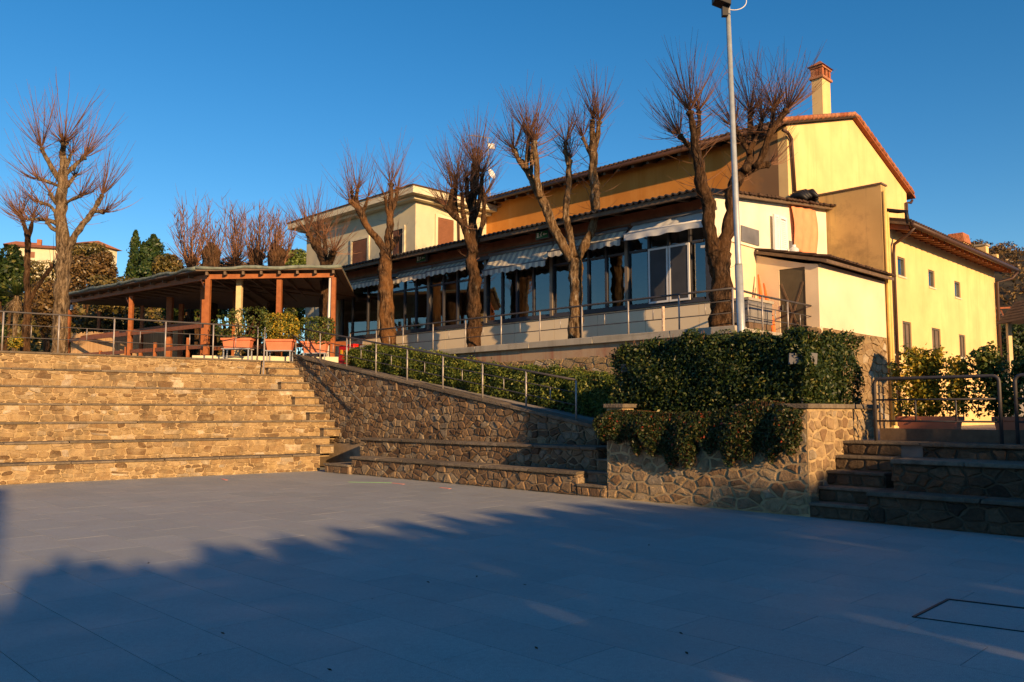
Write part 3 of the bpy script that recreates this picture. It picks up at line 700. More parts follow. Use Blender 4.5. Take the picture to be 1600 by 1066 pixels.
glazing(669, 759, (691, 713, 736), TRZ)
glazing(759, 863, (784, 807, 833), None)
glazing(863, 982, (893, 920, 948), TRZ)
glazing(982, 1106, (1016, 1047, 1081), TRZ)
MB().box(s_at(1106, FT), RE, FT, FT + .15, SILL + .03, HEAD).build('corner_post', M['frame'], res)
for x in (591, 669, 759, 863, 982): 
    s = s_at(x, FT); MB().box(s - .05, s + .05, FT - .05, FT - .002, SILL + .03, HEAD).build('mullion_cover', M['frame_pale'], res)
# white framed mesh screens before the last bay
for a, b in ((1016, 1047), (1048.5, 1081)):
    sa, sb = s_at(a, FT - .08), s_at(b, FT - .08); m = MB(); z0, z1 = SILL + .05, 5.85
    m.box(sa, sb, FT - .1, FT - .06, z0, z0 + .05); m.box(sa, sb, FT - .1, FT - .06, z1 - .05, z1); m.box(sa, sa + .05, FT - .098, FT - .062, z0 + .05, z1 - .05); m.box(sb - .05, sb, FT - .098, FT - .062, z0 + .05, z1 - .05)
    scn = m.build('mesh_screen', M['alu'], res)
    MB().box(sa + .05, sb - .05, FT - .085, FT - .08, z0 + .05, z1 - .05).build('mesh', plain('screen_mesh', (.05, .05, .055), .6), scn)
# side walls
MB().quadbox([W(RE - .15, FT + .12, 3.14), W(RE, FT + .0, 3.14), W(RE, 24.3, 3.14), W(RE - .15, 24.3, 3.14), W(RE - .15, FT + .12, 5.93), W(RE, FT + .0, 5.93), W(RE, 24.3, 5.93), W(RE - .15, 24.3, 5.93)]).build('side_wall', M['pinkwhite'], res)
MB().quadbox([W(RE - .15, FT - .02, 5.93), W(RE + .05, FT - .02, 5.93), W(RE + .05, 24.29, 5.93), W(RE - .15, 24.29, 5.93), W(RE - .15, FT - .02, roofz(FT) - .06), W(RE + .05, FT - .02, roofz(FT) - .06), W(RE + .05, 24.29, roofz(24.3) - .06), W(RE - .15, 24.29, roofz(24.3) - .06)]).build('side_wall', M['white'], res, label='whitewashed upper side wall')
MB().bar(W(RE + .22, 16.95, roofz(16.95) - .03), W(RE + .22, 24.9, roofz(24.9) - .03), .08, .12).build('verge_board', M['oldwood'], res)
rm = MB()
for i in range(28):
    t = 18.0 + i * .23; rm.box(RE - .1, RE + .34 + random.uniform(-.03, .04), t, t + .2, roofz(t) + .0, roofz(t) + .05)
rm.build('verge_tiles', M['oldtile'], res, kind='stuff')
# things on the upper side wall, from the photograph
def onwall(x0, x1, y0, y1, s, name, mat, parent, d=.05, **kw):
    a, b = t_at(x0, s), t_at(x1, s); zt = on(x0, y0, s=s).z; zb = on(x0, y1, s=s).z
    return MB().box(s - .01, s + d, a, b, zb, zt).build(name, mat, parent, **kw)
SU = RE + .05
wv = onwall(1163, 1190.5, 354, 378.5, SU, 'window', M['greysteel'], res, .03)
sh = thing('window_shutters', 'tall white louvred shutters on the whitewashed side wall', 'shutters', W(SU, 21.5, 6))
def shutter(parent, x0, x1, y0, y1, s, mat, d=.06):
    a, b = t_at(x0, s), t_at(x1, s); zt = on(x0, y0, s=s).z; zb = on(x0, y1, s=s).z
    m = MB(); m.box(s, s + d, a, a + .06, zb, zt); m.box(s, s + d, b - .06, b, zb, zt); m.box(s, s + d - .002, a + .06, b - .06, zb, zb + .07); m.box(s, s + d - .002, a + .06, b - .06, zt - .07, zt)
    o = m.build('shutter', mat, parent)
    z = zb + .08; l = MB()
    while z < zt - .1: l.quadbox([W(s + .01, a + .06, z), W(s + d - .012, a + .06, z - .02), W(s + d - .012, b - .06, z - .02), W(s + .01, b - .06, z), W(s + .01, a + .06, z + .045), W(s + d - .012, a + .06, z + .02), W(s + d - .012, b - .06, z + .02), W(s + .01, b - .06, z + .045)]); z += .055
    l.build('louvres', mat, o, kind='stuff'); return o
shutter(sh, 1214, 1222, 337, 393, SU + .09, M['bluewhite'])
shutter(sh, 1223, 1234, 340, 394, SU, M['bluewhite'])
a, b = t_at(1240, SU), t_at(1279, SU); zt = on(1240, 325, s=SU).z
cl = MB(); nx, nz = 14, 14
for j in range(nz + 1):
    for i in range(nx + 1):
        u, v = i / nx, j / nz; bx = .12 * math.sin(PI * v) * (1 if u < .5 else .6)
        t = a + (b - a) * (u * (1 - .10 * v) + .10 * v * (.9 if u < .5 else 1)) ; zz = zt + .06 - (1.27 + .10 * u + .06 * math.sin(PI * u)) * v + .07 * u
        cl.v.append(tuple(W(SU + .06 + .05 * math.sin(v * 3.2) + .018 * math.sin(u * 19 + v * 4), t, zz)))
for j in range(nz):
    for i in range(nx): q = j * (nx + 1) + i; cl.f.append((q, q + 1, q + nx + 2, q + nx + 1))
c_ = cl.build('hanging_cloth', M['orangecloth'], smooth=True, label='faded orange cloth hanging from the eave over the white side wall', cat='cloth'); c_.modifiers.new('thick', 'SOLIDIFY').thickness = .01
# lean-to
LT = 20.0; LS = -9.1
lt = thing('lean_to', 'small cream lean-to shed with dark door and low tiled roof at the terrace corner', 'shed', W(-10, 22, 3.14))
ds0, ds1, dz1 = s_at(1222, LT), s_at(1263, LT), 5.28
zr0, zr1 = 5.75, 5.33
MB().quadbox([W(RE + .004, LT, 3.14), W(ds0, LT, 3.14), W(ds0, LT + .15, 3.14), W(RE + .004, LT + .15, 3.14), W(RE + .004, LT, zr0), W(ds0, LT, zr0 - .2), W(ds0, LT + .15, zr0 - .2), W(RE + .004, LT + .15, zr0)]).build('front_wall', M['pinkwhite'], lt)
MB().quadbox([W(ds1, LT, 3.14), W(LS, LT, 3.14), W(LS, LT + .15, 3.14), W(ds1, LT + .15, 3.14), W(ds1, LT, zr1 + .03), W(LS, LT, zr1 - .03), W(LS, LT + .15, zr1 - .03), W(ds1, LT + .15, zr1 + .03)]).build('front_wall', M['pinkwhite'], lt)
MB().quadbox([W(ds0, LT + .002, dz1), W(ds1, LT + .002, dz1), W(ds1, LT + .15, dz1), W(ds0, LT + .15, dz1), W(ds0, LT + .002, zr0 - .2), W(ds1, LT + .002, zr1 + .03), W(ds1, LT + .15, zr1 + .03), W(ds0, LT + .15, zr0 - .2)]).build('lintel', M['pinkwhite'], lt)
MB().box(LS - .15, LS, LT + .152, 24.3, 3.7, zr1 - .0).build('side_wall', M['pinkwhite'], lt)
do = MB().box(ds0, ds1, LT + .02, LT + .07, 3.16, dz1).build('door', plain('dark_olive_door', (.085, .07, .045), .6, .2, 3), lt)
MB().bar(W(ds0 + .05, LT + .012, 3.3), W(ds1 - .05, LT + .012, 4.9), .05, .02, VD).build('brace', M['oldwood'], do)
MB().bar(W(ds1 - .05, LT + .010, 3.3), W(ds0 + .05, LT + .010, 4.9), .05, .016, VD).build('brace', M['oldwood'], do)
MB().bar(W(ds0 + .08, LT - .01, 4.2), W(ds0 + .08, LT - .01, 4.35), .03).build('handle', M['black'], do)
MB().quadbox([W(RE + .06, LT - .12, zr0 + .02), W(LS + .28, LT - .12, zr1 - .03), W(LS + .28, 24.28, zr1 - .0), W(RE + .06, 24.28, zr0 + .12)] + [W(RE + .06, LT - .12, zr0 + .1), W(LS + .28, LT - .12, zr1 + .05), W(LS + .28, 24.28, zr1 + .08), W(RE + .06, 24.28, zr0 + .2)]).build('roof', M['oldwood'], lt)
rm = MB(); t = LT - .1
while t < 24.2:
    for j in range(5):
        f0, f1 = j / 5, (j + 1.15) / 5; z = lambda f: zr0 + .1 + (zr1 - zr0 - .03) * f + .02
        rm.quadbox([W(RE + .06 + (LS + .3 - RE - .06) * f0, t, z(f0) + .0), W(RE + .06 + (LS + .3 - RE - .06) * f1, t, z(f1) + .03), W(RE + .06 + (LS + .3 - RE - .06) * f1, t + .17, z(f1) + .03), W(RE + .06 + (LS + .3 - RE - .06) * f0, t + .17, z(f0))] + [W(RE + .06 + (LS + .3 - RE - .06) * f0, t + .04, z(f0) + .06), W(RE + .06 + (LS + .3 - RE - .06) * f1 + random.uniform(-.02, .03), t + .04, z(f1) + .08), W(RE + .06 + (LS + .3 - RE - .06) * f1, t + .13, z(f1) + .08), W(RE + .06 + (LS + .3 - RE - .06) * f0, t + .13, z(f0) + .06)])
    t += .2
rm.build('roof_tiles', M['oldtile'], lt, kind='stuff')
lay_stones([(Wallface(W(LS - .02, 19.9, 0), VD, SD), cells_rubble(0, 4.4, lambda a: 1.1, lambda a: 3.69, .34, .2, rt))], lt, M['stone_y'], 120, rg=rt)
MB().box(LS - .35, LS - .03, 19.9, 24.3, 1.1, 3.7).build('stone_base', M['mortar_y'], lt)
# odds and ends by the lean-to
onwall(1239, 1252, 378, 392, SU, 'vent_window', M['greysteel'], res, .02)
gb = thing('water_tank', 'small white plastic tank standing on the lean-to roof under the orange cloth', 'tank', W(RE + .3, 21.8, 5.8))
tt = t_at(1247, RE + .3)
MB().tube([W(RE + .3, tt, 5.83), W(RE + .3, tt, 6.1), W(RE + .3, tt, 6.16)], [.13, .13, .06], 12).build('tank_body', M['alu'], gb, smooth=True)
MB().tube([W(RE + .3, tt, 6.16), W(RE + .3, tt, 6.22)], .05, 10).build('tank_cap', M['bluewhite'], gb)
cb = thing('outdoor_counter', 'weathered outdoor sink cabinet with grey front on a wooden base behind the railing', 'cabinet', W(-10.3, 18.9, 3.14))
s0, s1 = -10.78, -9.95; t0, t1 = 18.0, 19.2
MB().box(s0, s1, t0, t1, 3.75, 4.28).build('cabinet_body', M['greysteel'], cb, bev=.01)
MB().box(s0 - .0, s1 + .03, t0 - .03, t1 + .03, 4.283, 4.35).build('counter_top', M['concrete'], cb)
MB().box(s0 + .02, s1 - .02, t0 + .05, t1 - .05, 3.6, 3.747).build('shelf', M['oldwood'], cb)
for (a, b) in ((s0 + .05, t0 + .1), (s1 - .15, t0 + .1), (s0 + .05, t1 - .2), (s1 - .15, t1 - .2)): MB().box(a, a + .1, b, b + .1, 3.14, 3.598).build('leg', M['oldwood'], cb)
for k in range(3): MB().box(s1 + .0, s1 + .012, t0 + .08 + k * .38, t0 + .40 + k * .38, 3.82, 4.22).build('cabinet_door', plain('grey_door_panel', (.2, .19, .18), .5, .2), cb)
for i, (xa, ya, xb, yb, sm) in enumerate(((1191, 418, 1203, 515, -10.3), (1196, 425, 1211, 514, -10.1))):
    pr = thing('closed_parasol', ('taller closed orange parasol leaning in the corner by the lean-to door', 'shorter closed orange parasol leaning just right of the taller one')[i], 'parasol', W(sm, 19.6, 3.14), group='closed orange parasols by the lean-to')
    p = W(RE + .12 + .15 * i, LT - .12, 5.2 - i * .25); q = W(RE + .65 + .25 * i, LT - .75, 3.2)
    MB().tube([p, p.lerp(q, .3), p.lerp(q, .6), p.lerp(q, .86)], [.02, .05, .085, .05], 9).build('cloth', M['orangepar'], pr, smooth=True)
    MB().tube([p.lerp(q, .86), q], .02, 6).build('pole', M['oldwood'], pr)
# emergency lamp and exit signs
el = thing('emergency_lamp', 'small white wall lamp on the dark window frame left of the forked tree', 'lamp', on(1101, 389, t=FT))
p = on(1096, 386, t=FT - .12); MB().bar(p, p + SD * .35 - ZD * .02, .08, .06).build('lamp_body', M['alu'], el)
MB().box(ST(p)[0] + .1, ST(p)[0] + .16, FT - .1, FT - .0, p.z - .03, p.z + .02).build('bracket', M['frame'], el)
for (x, y, lb) in ((658, 404, 'green exit sign on the fascia between the second and third tree trunks'), (847, 367, 'green exit sign on the fascia left of the fork of the bright middle tree')):
    c = on(x, y, t=FT - .2); s_, t_, z_ = ST(c); ex = thing('exit_sign', lb, 'exit sign', c, group='green exit signs on the fascia')
    MB().box(s_ - .26, s_ + .26, t_, t_ + .1, z_ - .12, z_ + .12).build('sign_box', M['greysteel'], ex)
    MB().box(s_ - .235, s_ + .235, t_ - .012, t_ - .002, z_ - .098, z_ + .098).build('sign_face', M['signgreen'], ex)
    m = MB(); y0 = t_ - .017
    def bx(a, b, c, d): m.box(s_ + a, s_ + b, y0, y0 + .004, z_ + c, z_ + d)
    bx(-.2, -.12, -.07, .07)                       # doorway
    m.obox(W(s_ - .02, y0, z_ + .055), SD * .03, VD * .004, ZD * .03)   # head
    m.bar(W(s_ - .01, y0, z_ + .05), W(s_ - .04, y0, z_ - .01), .03, .004, VD); m.bar(W(s_ - .04, y0, z_ - .01), W(s_ - .08, y0, z_ - .07), .022, .004, VD)
    m.bar(W(s_ - .04, y0, z_ - .01), W(s_ + .01, y0, z_ - .05), .022, .004, VD); m.bar(W(s_ - .01, y0, z_ + .04), W(s_ - .07, y0, z_ + .02), .018, .004, VD)
    bx(.06, .2, -.012, .012); m.poly([W(s_ + .05, y0 - .001, z_), W(s_ + .1, y0 - .001, z_ - .05), W(s_ + .1, y0 - .001, z_ + .05)])
    m.build('running_man_print', M['signwhite'], ex)
    MB().box(s_ - .03, s_ + .03, t_ + .1, FT - .03, z_ + .05, z_ + .1).build('bracket', M['frame'], ex)

# awnings
def awning(xa, xb, ztop, zbot, proj, label, mat, val=.16, sag=0, grp='striped scalloped awnings along the restaurant front'):
    t1 = FT - .12; t0 = t1 - proj; sa, sb = s_at(xa, t0), s_at(xb, t0)
    aw = thing('awning', label, 'awning', W((sa + sb) / 2, t0, zbot), group=grp)
    nx = max(12, int((sb - sa) / .06)); nz = 8; m = MB()
    for j in range(nz + 1):
        v = j / nz
        for i in range(nx + 1):
            u = i / nx; wv = .012 * math.sin(u * 23 + 1.3 * v) * v + .008 * math.sin(u * 57)
            m.v.append(tuple(W(sa + (sb - sa) * u, t1 + (t0 - t1) * v, ztop + (zbot + val - ztop) * v - .03 * math.sin(PI * v) + wv - sag * v * (.5 - u))))
    for j in range(nz):
        for i in range(nx): q = j * (nx + 1) + i; m.f.append((q, q + 1, q + nx + 2, q + nx + 1))
    o = m.build('fabric', mat, aw, smooth=True); o.modifiers.new('thick', 'SOLIDIFY').thickness = .006
    m = MB(); n = max(8, int((sb - sa) / .03))
    for i in range(n + 1):
        u = i / n; s_ = sa + (sb - sa) * u; dz = -sag * (.5 - u) + .012 * math.sin(u * 23 + 1.3)
        m.v.append(tuple(W(s_, t0 - .004, zbot + val + dz + .01)))
        m.v.append(tuple(W(s_, t0 - .012 + .012 * math.sin(u * 31), zbot + dz + (.045 * (1 - abs(math.sin(PI * s_ / .3))) if mat == M['awning'] else .02))))
    for i in range(n): m.f.append((2 * i, 2 * i + 2, 2 * i + 3, 2 * i + 1))
    o = m.build('valance', mat, aw); o.modifiers.new('thick', 'SOLIDIFY').thickness = .006
    MB().tube([W(sa - .03, t0, zbot + val + sag * -.5 + .02), W(sb + .03, t0, zbot + val + sag * .5 + .02)], .022, 8).build('front_bar', M['alu'] if mat != M['awning'] else M['greysteel'], aw, smooth=True)
    MB().tube([W(sa - .05, t1 - .02, ztop + .03), W(sb + .05, t1 - .02, ztop + .03)], .05, 8).build('roller', M['greysteel'], aw, smooth=True)
    for s_ in (sa + .1, sb - .1): MB().bar(W(s_, t1, ztop - .3), W(s_, t0 + .02, zbot + val), .03).build('arm', M['greysteel'], aw)
def zz(x, y, t): return on(x, y, t=t).z
for (xa, xb, yt, yb, pr, lb) in ((520, 590, 432, 452, .28, 'striped awning farthest left, over the restaurant entrance'), (612, 664, 418, 440, .3, 'striped awning just right of the leftmost mossy trunk'),
                                 (665, 727, 411, 428, .3, 'striped awning just left of the second trunk, short drop'), (753, 853, 391, 424, .36, 'deep drop striped awning with tree shadow, left of the middle tree'),
                                 (857, 972, 373, 393, .3, 'striped awning passing behind the bright middle tree')):
    xm = (xa + xb) / 2; t0 = FT - .12 - pr
    awning(xa, xb, HEAD + .02, zz(xm, yb, t0), pr, lb, M['awning'])
awning(978, 1108, HEAD + .1, zz(1043, 366, FT - .55), .43, 'plain white awning over the rightmost restaurant window', M['awnwhite'], .18, .0, None)

# ================================================================== MAIN BUILDING (orange front, yellow gable)
GS = -11.3; T0, T1, TR_ = 23.0, 32.7, 27.85; ZE0, ZR, ZE1 = 10.2, 11.62, 9.95
mbd = thing('farmhouse', 'tall old farmhouse with orange weathered front, bright yellow gable end and tiled roof', 'building', W(-18, 27, 3.14))
ml = -26.0
MB().box(ml, GS - .3, T0, T0 + .3, 3.14, 10.1).build('front_wall', M['orangewall'], mbd)
gv = [(T0, 3.14), (T1, 3.14), (T1, ZE1), (TR_, ZR), (T0, ZE0)]
m = MB(); b = 0
m.v += [tuple(W(GS, t, z)) for t, z in gv] + [tuple(W(GS - .3, t, z)) for t, z in gv]
m.f += [(0, 1, 2, 3, 4), (9, 8, 7, 6, 5)] + [(i, i + 5, (i + 1) % 5 + 5, (i + 1) % 5) for i in range(5)]
m.build('gable_wall', M['yellow'], mbd)
MB().box(ml, GS - .3, T1 - .3, T1, 3.14, ZE1).build('rear_wall', M['yellow'], mbd)
sl0 = (ZR - ZE0) / (TR_ - T0); sl1 = (ZR - ZE1) / (T1 - TR_)
def rz(t): return ZR + .12 - (TR_ - t) * sl0 if t < TR_ else ZR + .12 - (t - TR_) * sl1
TE0, TE1 = T0 - .55, T1 + .5
for (a, b) in ((TE0, TR_), (TR_, TE1)):
    MB().quadbox([W(ml - .2, a, rz(a) - .1), W(GS + .16, a, rz(a) - .1), W(GS + .16, b, rz(b) - .1), W(ml - .2, b, rz(b) - .1)] + [W(ml - .2, a, rz(a)), W(GS + .16, a, rz(a)), W(GS + .16, b, rz(b)), W(ml - .2, b, rz(b))]).build('roof', M['oldtile'] if a < 25 else M['tile'], mbd)
s = ml
while s < GS + .1:     # rafter ends under the front eave
    MB().quadbox([W(s, TE0 + .04, rz(TE0) - .24), W(s + .1, TE0 + .04, rz(TE0) - .24), W(s + .1, T0, rz(T0) - .26), W(s, T0, rz(T0) - .26)] + [W(s, TE0 + .04, rz(TE0) - .102), W(s + .1, TE0 + .04, rz(TE0) - .102), W(s + .1, T0, rz(T0) - .102), W(s, T0, rz(T0) - .102)]).build('rafter', M['oldwood'], mbd); s += .62
MB().tube([W(ml - .2, TE0 - .05, rz(TE0) - .1), W(GS + .1, TE0 - .05, rz(TE0) - .1)], .07, 8).build('gutter', M['copper'], mbd, smooth=True)
# tiles: front eave row and verge rows
m = MB(); s = ml - .2
while s < GS + .1:
    m.tube([W(s, TE0 - .03, rz(TE0) + .02), W(s, TE0 + 2.4, rz(TE0 + 2.4) + .02)], .055, 6); s += .2
m.build('eave_tiles', M['oldtile'], mbd, kind='stuff')
n_ = int((TE1 - TE0) / .33)
for i in range(n_):
    a = TE0 + i * .33; b = a + .36
    for q, w_ in ((GS + .13, .085),):
        MB().tube([W(q, a, rz(a) + .0 + (.02 if a < TR_ else .05)), W(q, b, rz(b) + (.05 if a < TR_ else .02))], [w_, w_ * .85], 7).build('verge_tile', M['tile'], mbd, smooth=True)
# chimney
cs0, cs1 = s_at(1283, 26.0), s_at(1300, 26.0); ct1 = 26.0 + .62
ch = MB().box(cs0, cs1, 26.0, ct1, rz(26) - .6, 12.62).build('chimney', M['yellow'], mbd)
cc = [(cs0 + .06, 26.06), (cs1 - .06, 26.06)]
zc = 12.62; m = MB()
m.box(cs0 - .06, cs1 + .06, 25.94, ct1 + .06, zc, zc + .08)
for (a, b) in ((cs0 - .02, 25.98), (cs1 - .12, 25.98), ((cs0 + cs1) / 2 - .05, 25.98), (cs0 - .02, ct1 - .12), (cs1 - .12, ct1 - .12), (cs1 - .12, (26 + ct1) / 2 - .05)): m.box(a, a + .14 if a != cs1 - .12 else cs1 + .02, b, b + .14, zc + .08, zc + .36)
m.box(cs0 - .05, cs1 + .05, 25.95, ct1 + .05, zc + .36, zc + .43)
m.build('chimney_cap', M['tile'], ch)
cm = ((cs0 + cs1) / 2, (26 + ct1) / 2)
m = MB(); m.poly([W(cs0 - .1, 25.9, zc + .43), W(cs1 + .1, 25.9, zc + .43), W(cm[0], cm[1], zc + .72)]); m.poly([W(cs1 + .1, 25.9, zc + .43), W(cs1 + .1, ct1 + .1, zc + .43), W(cm[0], cm[1], zc + .72)]); m.poly([W(cs1 + .1, ct1 + .1, zc + .43), W(cs0 - .1, ct1 + .1, zc + .43), W(cm[0], cm[1], zc + .72)]); m.poly([W(cs0 - .1, ct1 + .1, zc + .43), W(cs0 - .1, 25.9, zc + .43), W(cm[0], cm[1], zc + .72)]); m.poly([W(cs0 - .1, 25.9, zc + .429), W(cs0 - .1, ct1 + .1, zc + .429), W(cs1 + .1, ct1 + .1, zc + .429), W(cs1 + .1, 25.9, zc + .429)])
m.build('chimney_roof', M['tile'], ch)
# downpipe on the gable
p0, p1, p2, p3 = W(GS + .1, TE0 + .1, rz(TE0) - .25), W(GS + .1, t_at(1237, GS), on(1237, 214, s=GS).z), W(GS + .08, t_at(1244, GS), on(1244, 224, s=GS).z), W(GS + .08, t_at(1247, GS), on(1247, 304, s=GS).z)
MB().tube([p0, p1, p2, p2 - ZD * .1, p3], .05, 8).build('downpipe', M['copper'], mbd, smooth=True)
a = W(GS + .1, TE1 - .2, rz(TE1) - .2)
MB().tube([a, a + VD * -.15 - ZD * .12, W(GS + .08, T1 - .25, rz(T1) - .55), W(GS + .08, T1 - .25, 7)], .05, 8).build('downpipe', M['copper'], mbd, smooth=True)
# dark heap of tarpaulin in the roof corner
hp = MB()
for i in range(6):
    c = W(GS + .35 + random.uniform(-.1, .1), 23.0 + i * .14, roofz(23) + .22 + .12 * math.sin(i * .6)); hp.tube([c - SD * .28, c - SD * .1 + ZD * .1, c + SD * .1 + ZD * .12, c + SD * .28 - ZD * .05], [.06, .13, .12, .05], 7)
hp.build('roof_tarpaulin', M['black'], smooth=True, label='crumpled black tarpaulin heaped on the low roof against the yellow gable', cat='tarpaulin')

# ================================================================== YELLOW WING
WS = -9.1; WT0, WT1 = 24.66, 35.3; WZ = 7.0
wg = thing('yellow_wing', 'long yellow wing with small square windows and deep rafter eaves at the right', 'building', W(-10, 30, 1.1))
MB().box(GS + .002, WS, 24.3, 24.65, 3.0, 8.2).build('rain_stained_wall', M['slabwall'], wg, label='rain streaked ochre end wall rising above the lean-to')
MB().box(GS + .002, WS + .04, 24.26, 24.69, 8.2, 8.25).build('wall_cap', M['oldwood'], wg)
wins = []
for (x0, x1, y0, y1) in ((1410, 1422, 405, 434), (1458, 1467.6, 425, 451), (1498.4, 1507.5, 442.6, 467), (1414, 1427.5, 503.6, 554), (1459.5, 1473, 514, 562), (1502, 1511.5, 524, 559), (1394.5, 1399.5, 520.5, 553)):
    wins.append((t_at(x0, WS), t_at(x1, WS), on((x0 + x1) / 2, y1, s=WS).z, on((x0 + x1) / 2, y0, s=WS).z))
cuts = sorted(set([WT0, WT1] + [v for w_ in wins for v in w_[:2]])); wl = MB()
for a, b in zip(cuts[:-1], cuts[1:]):
    mid = (a + b) / 2; hs_ = sorted([w_[2:] for w_ in wins if w_[0] < mid < w_[1]]); z = 1.1
    for (za, zb) in hs_: wl.box(WS - .3, WS, a, b, z, za); z = zb
    wl.box(WS - .3, WS, a, b, z, WZ)
wl.build('side_wall', M['yellow'], wg)
MB().box(-14, WS, WT1 - .3, WT1 + .002, 1.1, WZ).build('end_wall', M['yellow'], wg)
wframe = plain('grey_window_wood', (.13, .11, .085), .6, .15)
wpane = plain('brown_inner_shutter', (.15, .11, .08), .6, .2, 6)
for i, (a, b, za, zb) in enumerate(wins):
    m = MB(); f = .05; s_ = WS - .06
    m.box(s_ - .03, s_ + .03, a, b, za, za + f); m.box(s_ - .03, s_ + .03, a, b, zb - f, zb); m.box(s_ - .03, s_ + .03, a, a + f, za + f, zb - f); m.box(s_ - .03, s_ + .03, b - f, b, za + f, zb - f)
    if i > 2: m.box(s_ - .03, s_ + .03, (a + b) / 2 - .02, (a + b) / 2 + .02, za + f, zb - f)
    wn = m.build('window', wframe, wg)
    MB().box(s_ - .02, s_ - .005, a + f, b - f, za + f, zb - f).build('pane' if i < 3 else 'inner_shutter', M['glass'] if i < 3 else wpane, wn)
    if i < 3: MB().box(s_ - .08, s_ - .07, a, b, za, zb).build('curtain', plain('grey_curtain', (.16, .15, .13), .8), wn)
    MB().box(WS - .14, WS + .03, a - .03, b + .03, za - .05, za - .002).build('sill', M['trim'], wn)
def wrz(s): return WZ + .12 + (WS - s) * .25
ES = WS + .62
MB().quadbox([W(-14, 24.7, wrz(-14)), W(ES, 24.7, wrz(ES)), W(ES, WT1 + .3, wrz(ES)), W(-14, WT1 + .3, wrz(-14))] + [W(-14, 24.7, wrz(-14) + .08), W(ES, 24.7, wrz(ES) + .08), W(ES, WT1 + .3, wrz(ES) + .08), W(-14, WT1 + .3, wrz(-14) + .08)]).build('roof', M['oldwood'], wg)
t = 24.8
while t < WT1 + .3:
    MB().quadbox([W(WS - .2, t, wrz(WS - .2) - .16), W(ES - .06, t, wrz(ES) - .13), W(ES - .06, t + .1, wrz(ES) - .13), W(WS - .2, t + .1, wrz(WS - .2) - .16)] + [W(WS - .2, t, wrz(WS - .2) - .003), W(ES - .06, t, wrz(ES) + .008), W(ES - .06, t + .1, wrz(ES) + .008), W(WS - .2, t + .1, wrz(WS - .2) - .003)]).build('rafter', M['fascia'], wg); t += .5
m = MB(); t = 24.75
while t < WT1 + .3: m.tube([W(ES + .04, t, wrz(ES) + .11), W(-13.9, t, wrz(-13.9) + .11)], .06, 6); t += .21
m.build('roof_tiles', M['oldtile'], wg, kind='stuff')
MB().tube([W(ES + .07, 24.7, wrz(ES) - .0), W(ES + .07, WT1 + .32, wrz(ES) - .0)], .075, 8).build('gutter', M['copper'], wg, smooth=True)
MB().tube([W(ES + .07, 24.9, wrz(ES) - .05), W(ES - .1, 24.9, wrz(ES) - .22), W(WS + .1, 24.9, wrz(WS) - .62), W(WS + .07, 24.9, wrz(WS) - .9), W(WS + .07, 24.9, 1.2)], .045, 8).build('downpipe', M['copper'], wg, smooth=True)
MB().tube([W(ES + .07, WT1 + .4, wrz(ES) - .05), W(ES - .1, WT1 + .3, wrz(ES) - .3), W(WS + .1, WT1 - .08, wrz(WS) - .6), W(WS + .08, WT1 - .08, 1.2)], .06, 8).build('downpipe', M['copper'], wg, smooth=True)
for k, (dt, r_) in enumerate(((.0, .05), (.17, .045))): MB().tube([W(WS + .07, 24.36 + dt, 8.0 - .6 * k), W(WS + .07, 24.36 + dt, 1.2)], r_, 8).build('wall_pipe', M['ypipe'], wg, smooth=True)
MB().tube([W(GS + .3, 24.75, 8.05), W(WS + .3, 24.75, 7.42), W(ES - .1, 24.75, 7.38), W(ES - .05, 24.75, 7.0)], .06, 8).build('loose_pipe', M['black'], wg, smooth=True)
for (s_, t_, w_, d_, z0, z1, z2, mt) in ((-9.6, 32.9, .5, .7, 7.1, 7.75, 8.1, 'tile'), (-9.3, 34.6, .36, .36, 7.1, 7.85, 7.85, 'yellow')):
    c_ = MB().box(s_ - w_ / 2, s_ + w_ / 2, t_ - d_ / 2, t_ + d_ / 2, z0, z1).build('chimney', M['yellow'], wg)
    if z2 > z1: MB().quadbox([W(s_ - w_ / 2 - .05, t_ - d_ / 2 - .05, z1), W(s_ + w_ / 2 + .05, t_ - d_ / 2 - .05, z1), W(s_ + w_ / 2 + .05, t_ + d_ / 2 + .05, z1), W(s_ - w_ / 2 - .05, t_ + d_ / 2 + .05, z1), W(s_ - w_ / 2, t_ - d_ / 2, z2), W(s_ + w_ / 2, t_ - d_ / 2, z2), W(s_ + w_ / 2, t_ + d_ / 2, z2), W(s_ - w_ / 2, t_ + d_ / 2, z2)]).build('chimney_cap', M['tile'], c_)
    else: MB().box(s_ - .22, s_ + .22, t_ - .22, t_ + .22, z1 + .001, z1 + .07).build('chimney_cap', M['concrete'], c_)
MB().box(-9.2, -8.95, 35.15, 35.4, 7.1, 7.6).build('flue', M['yellow'], wg)

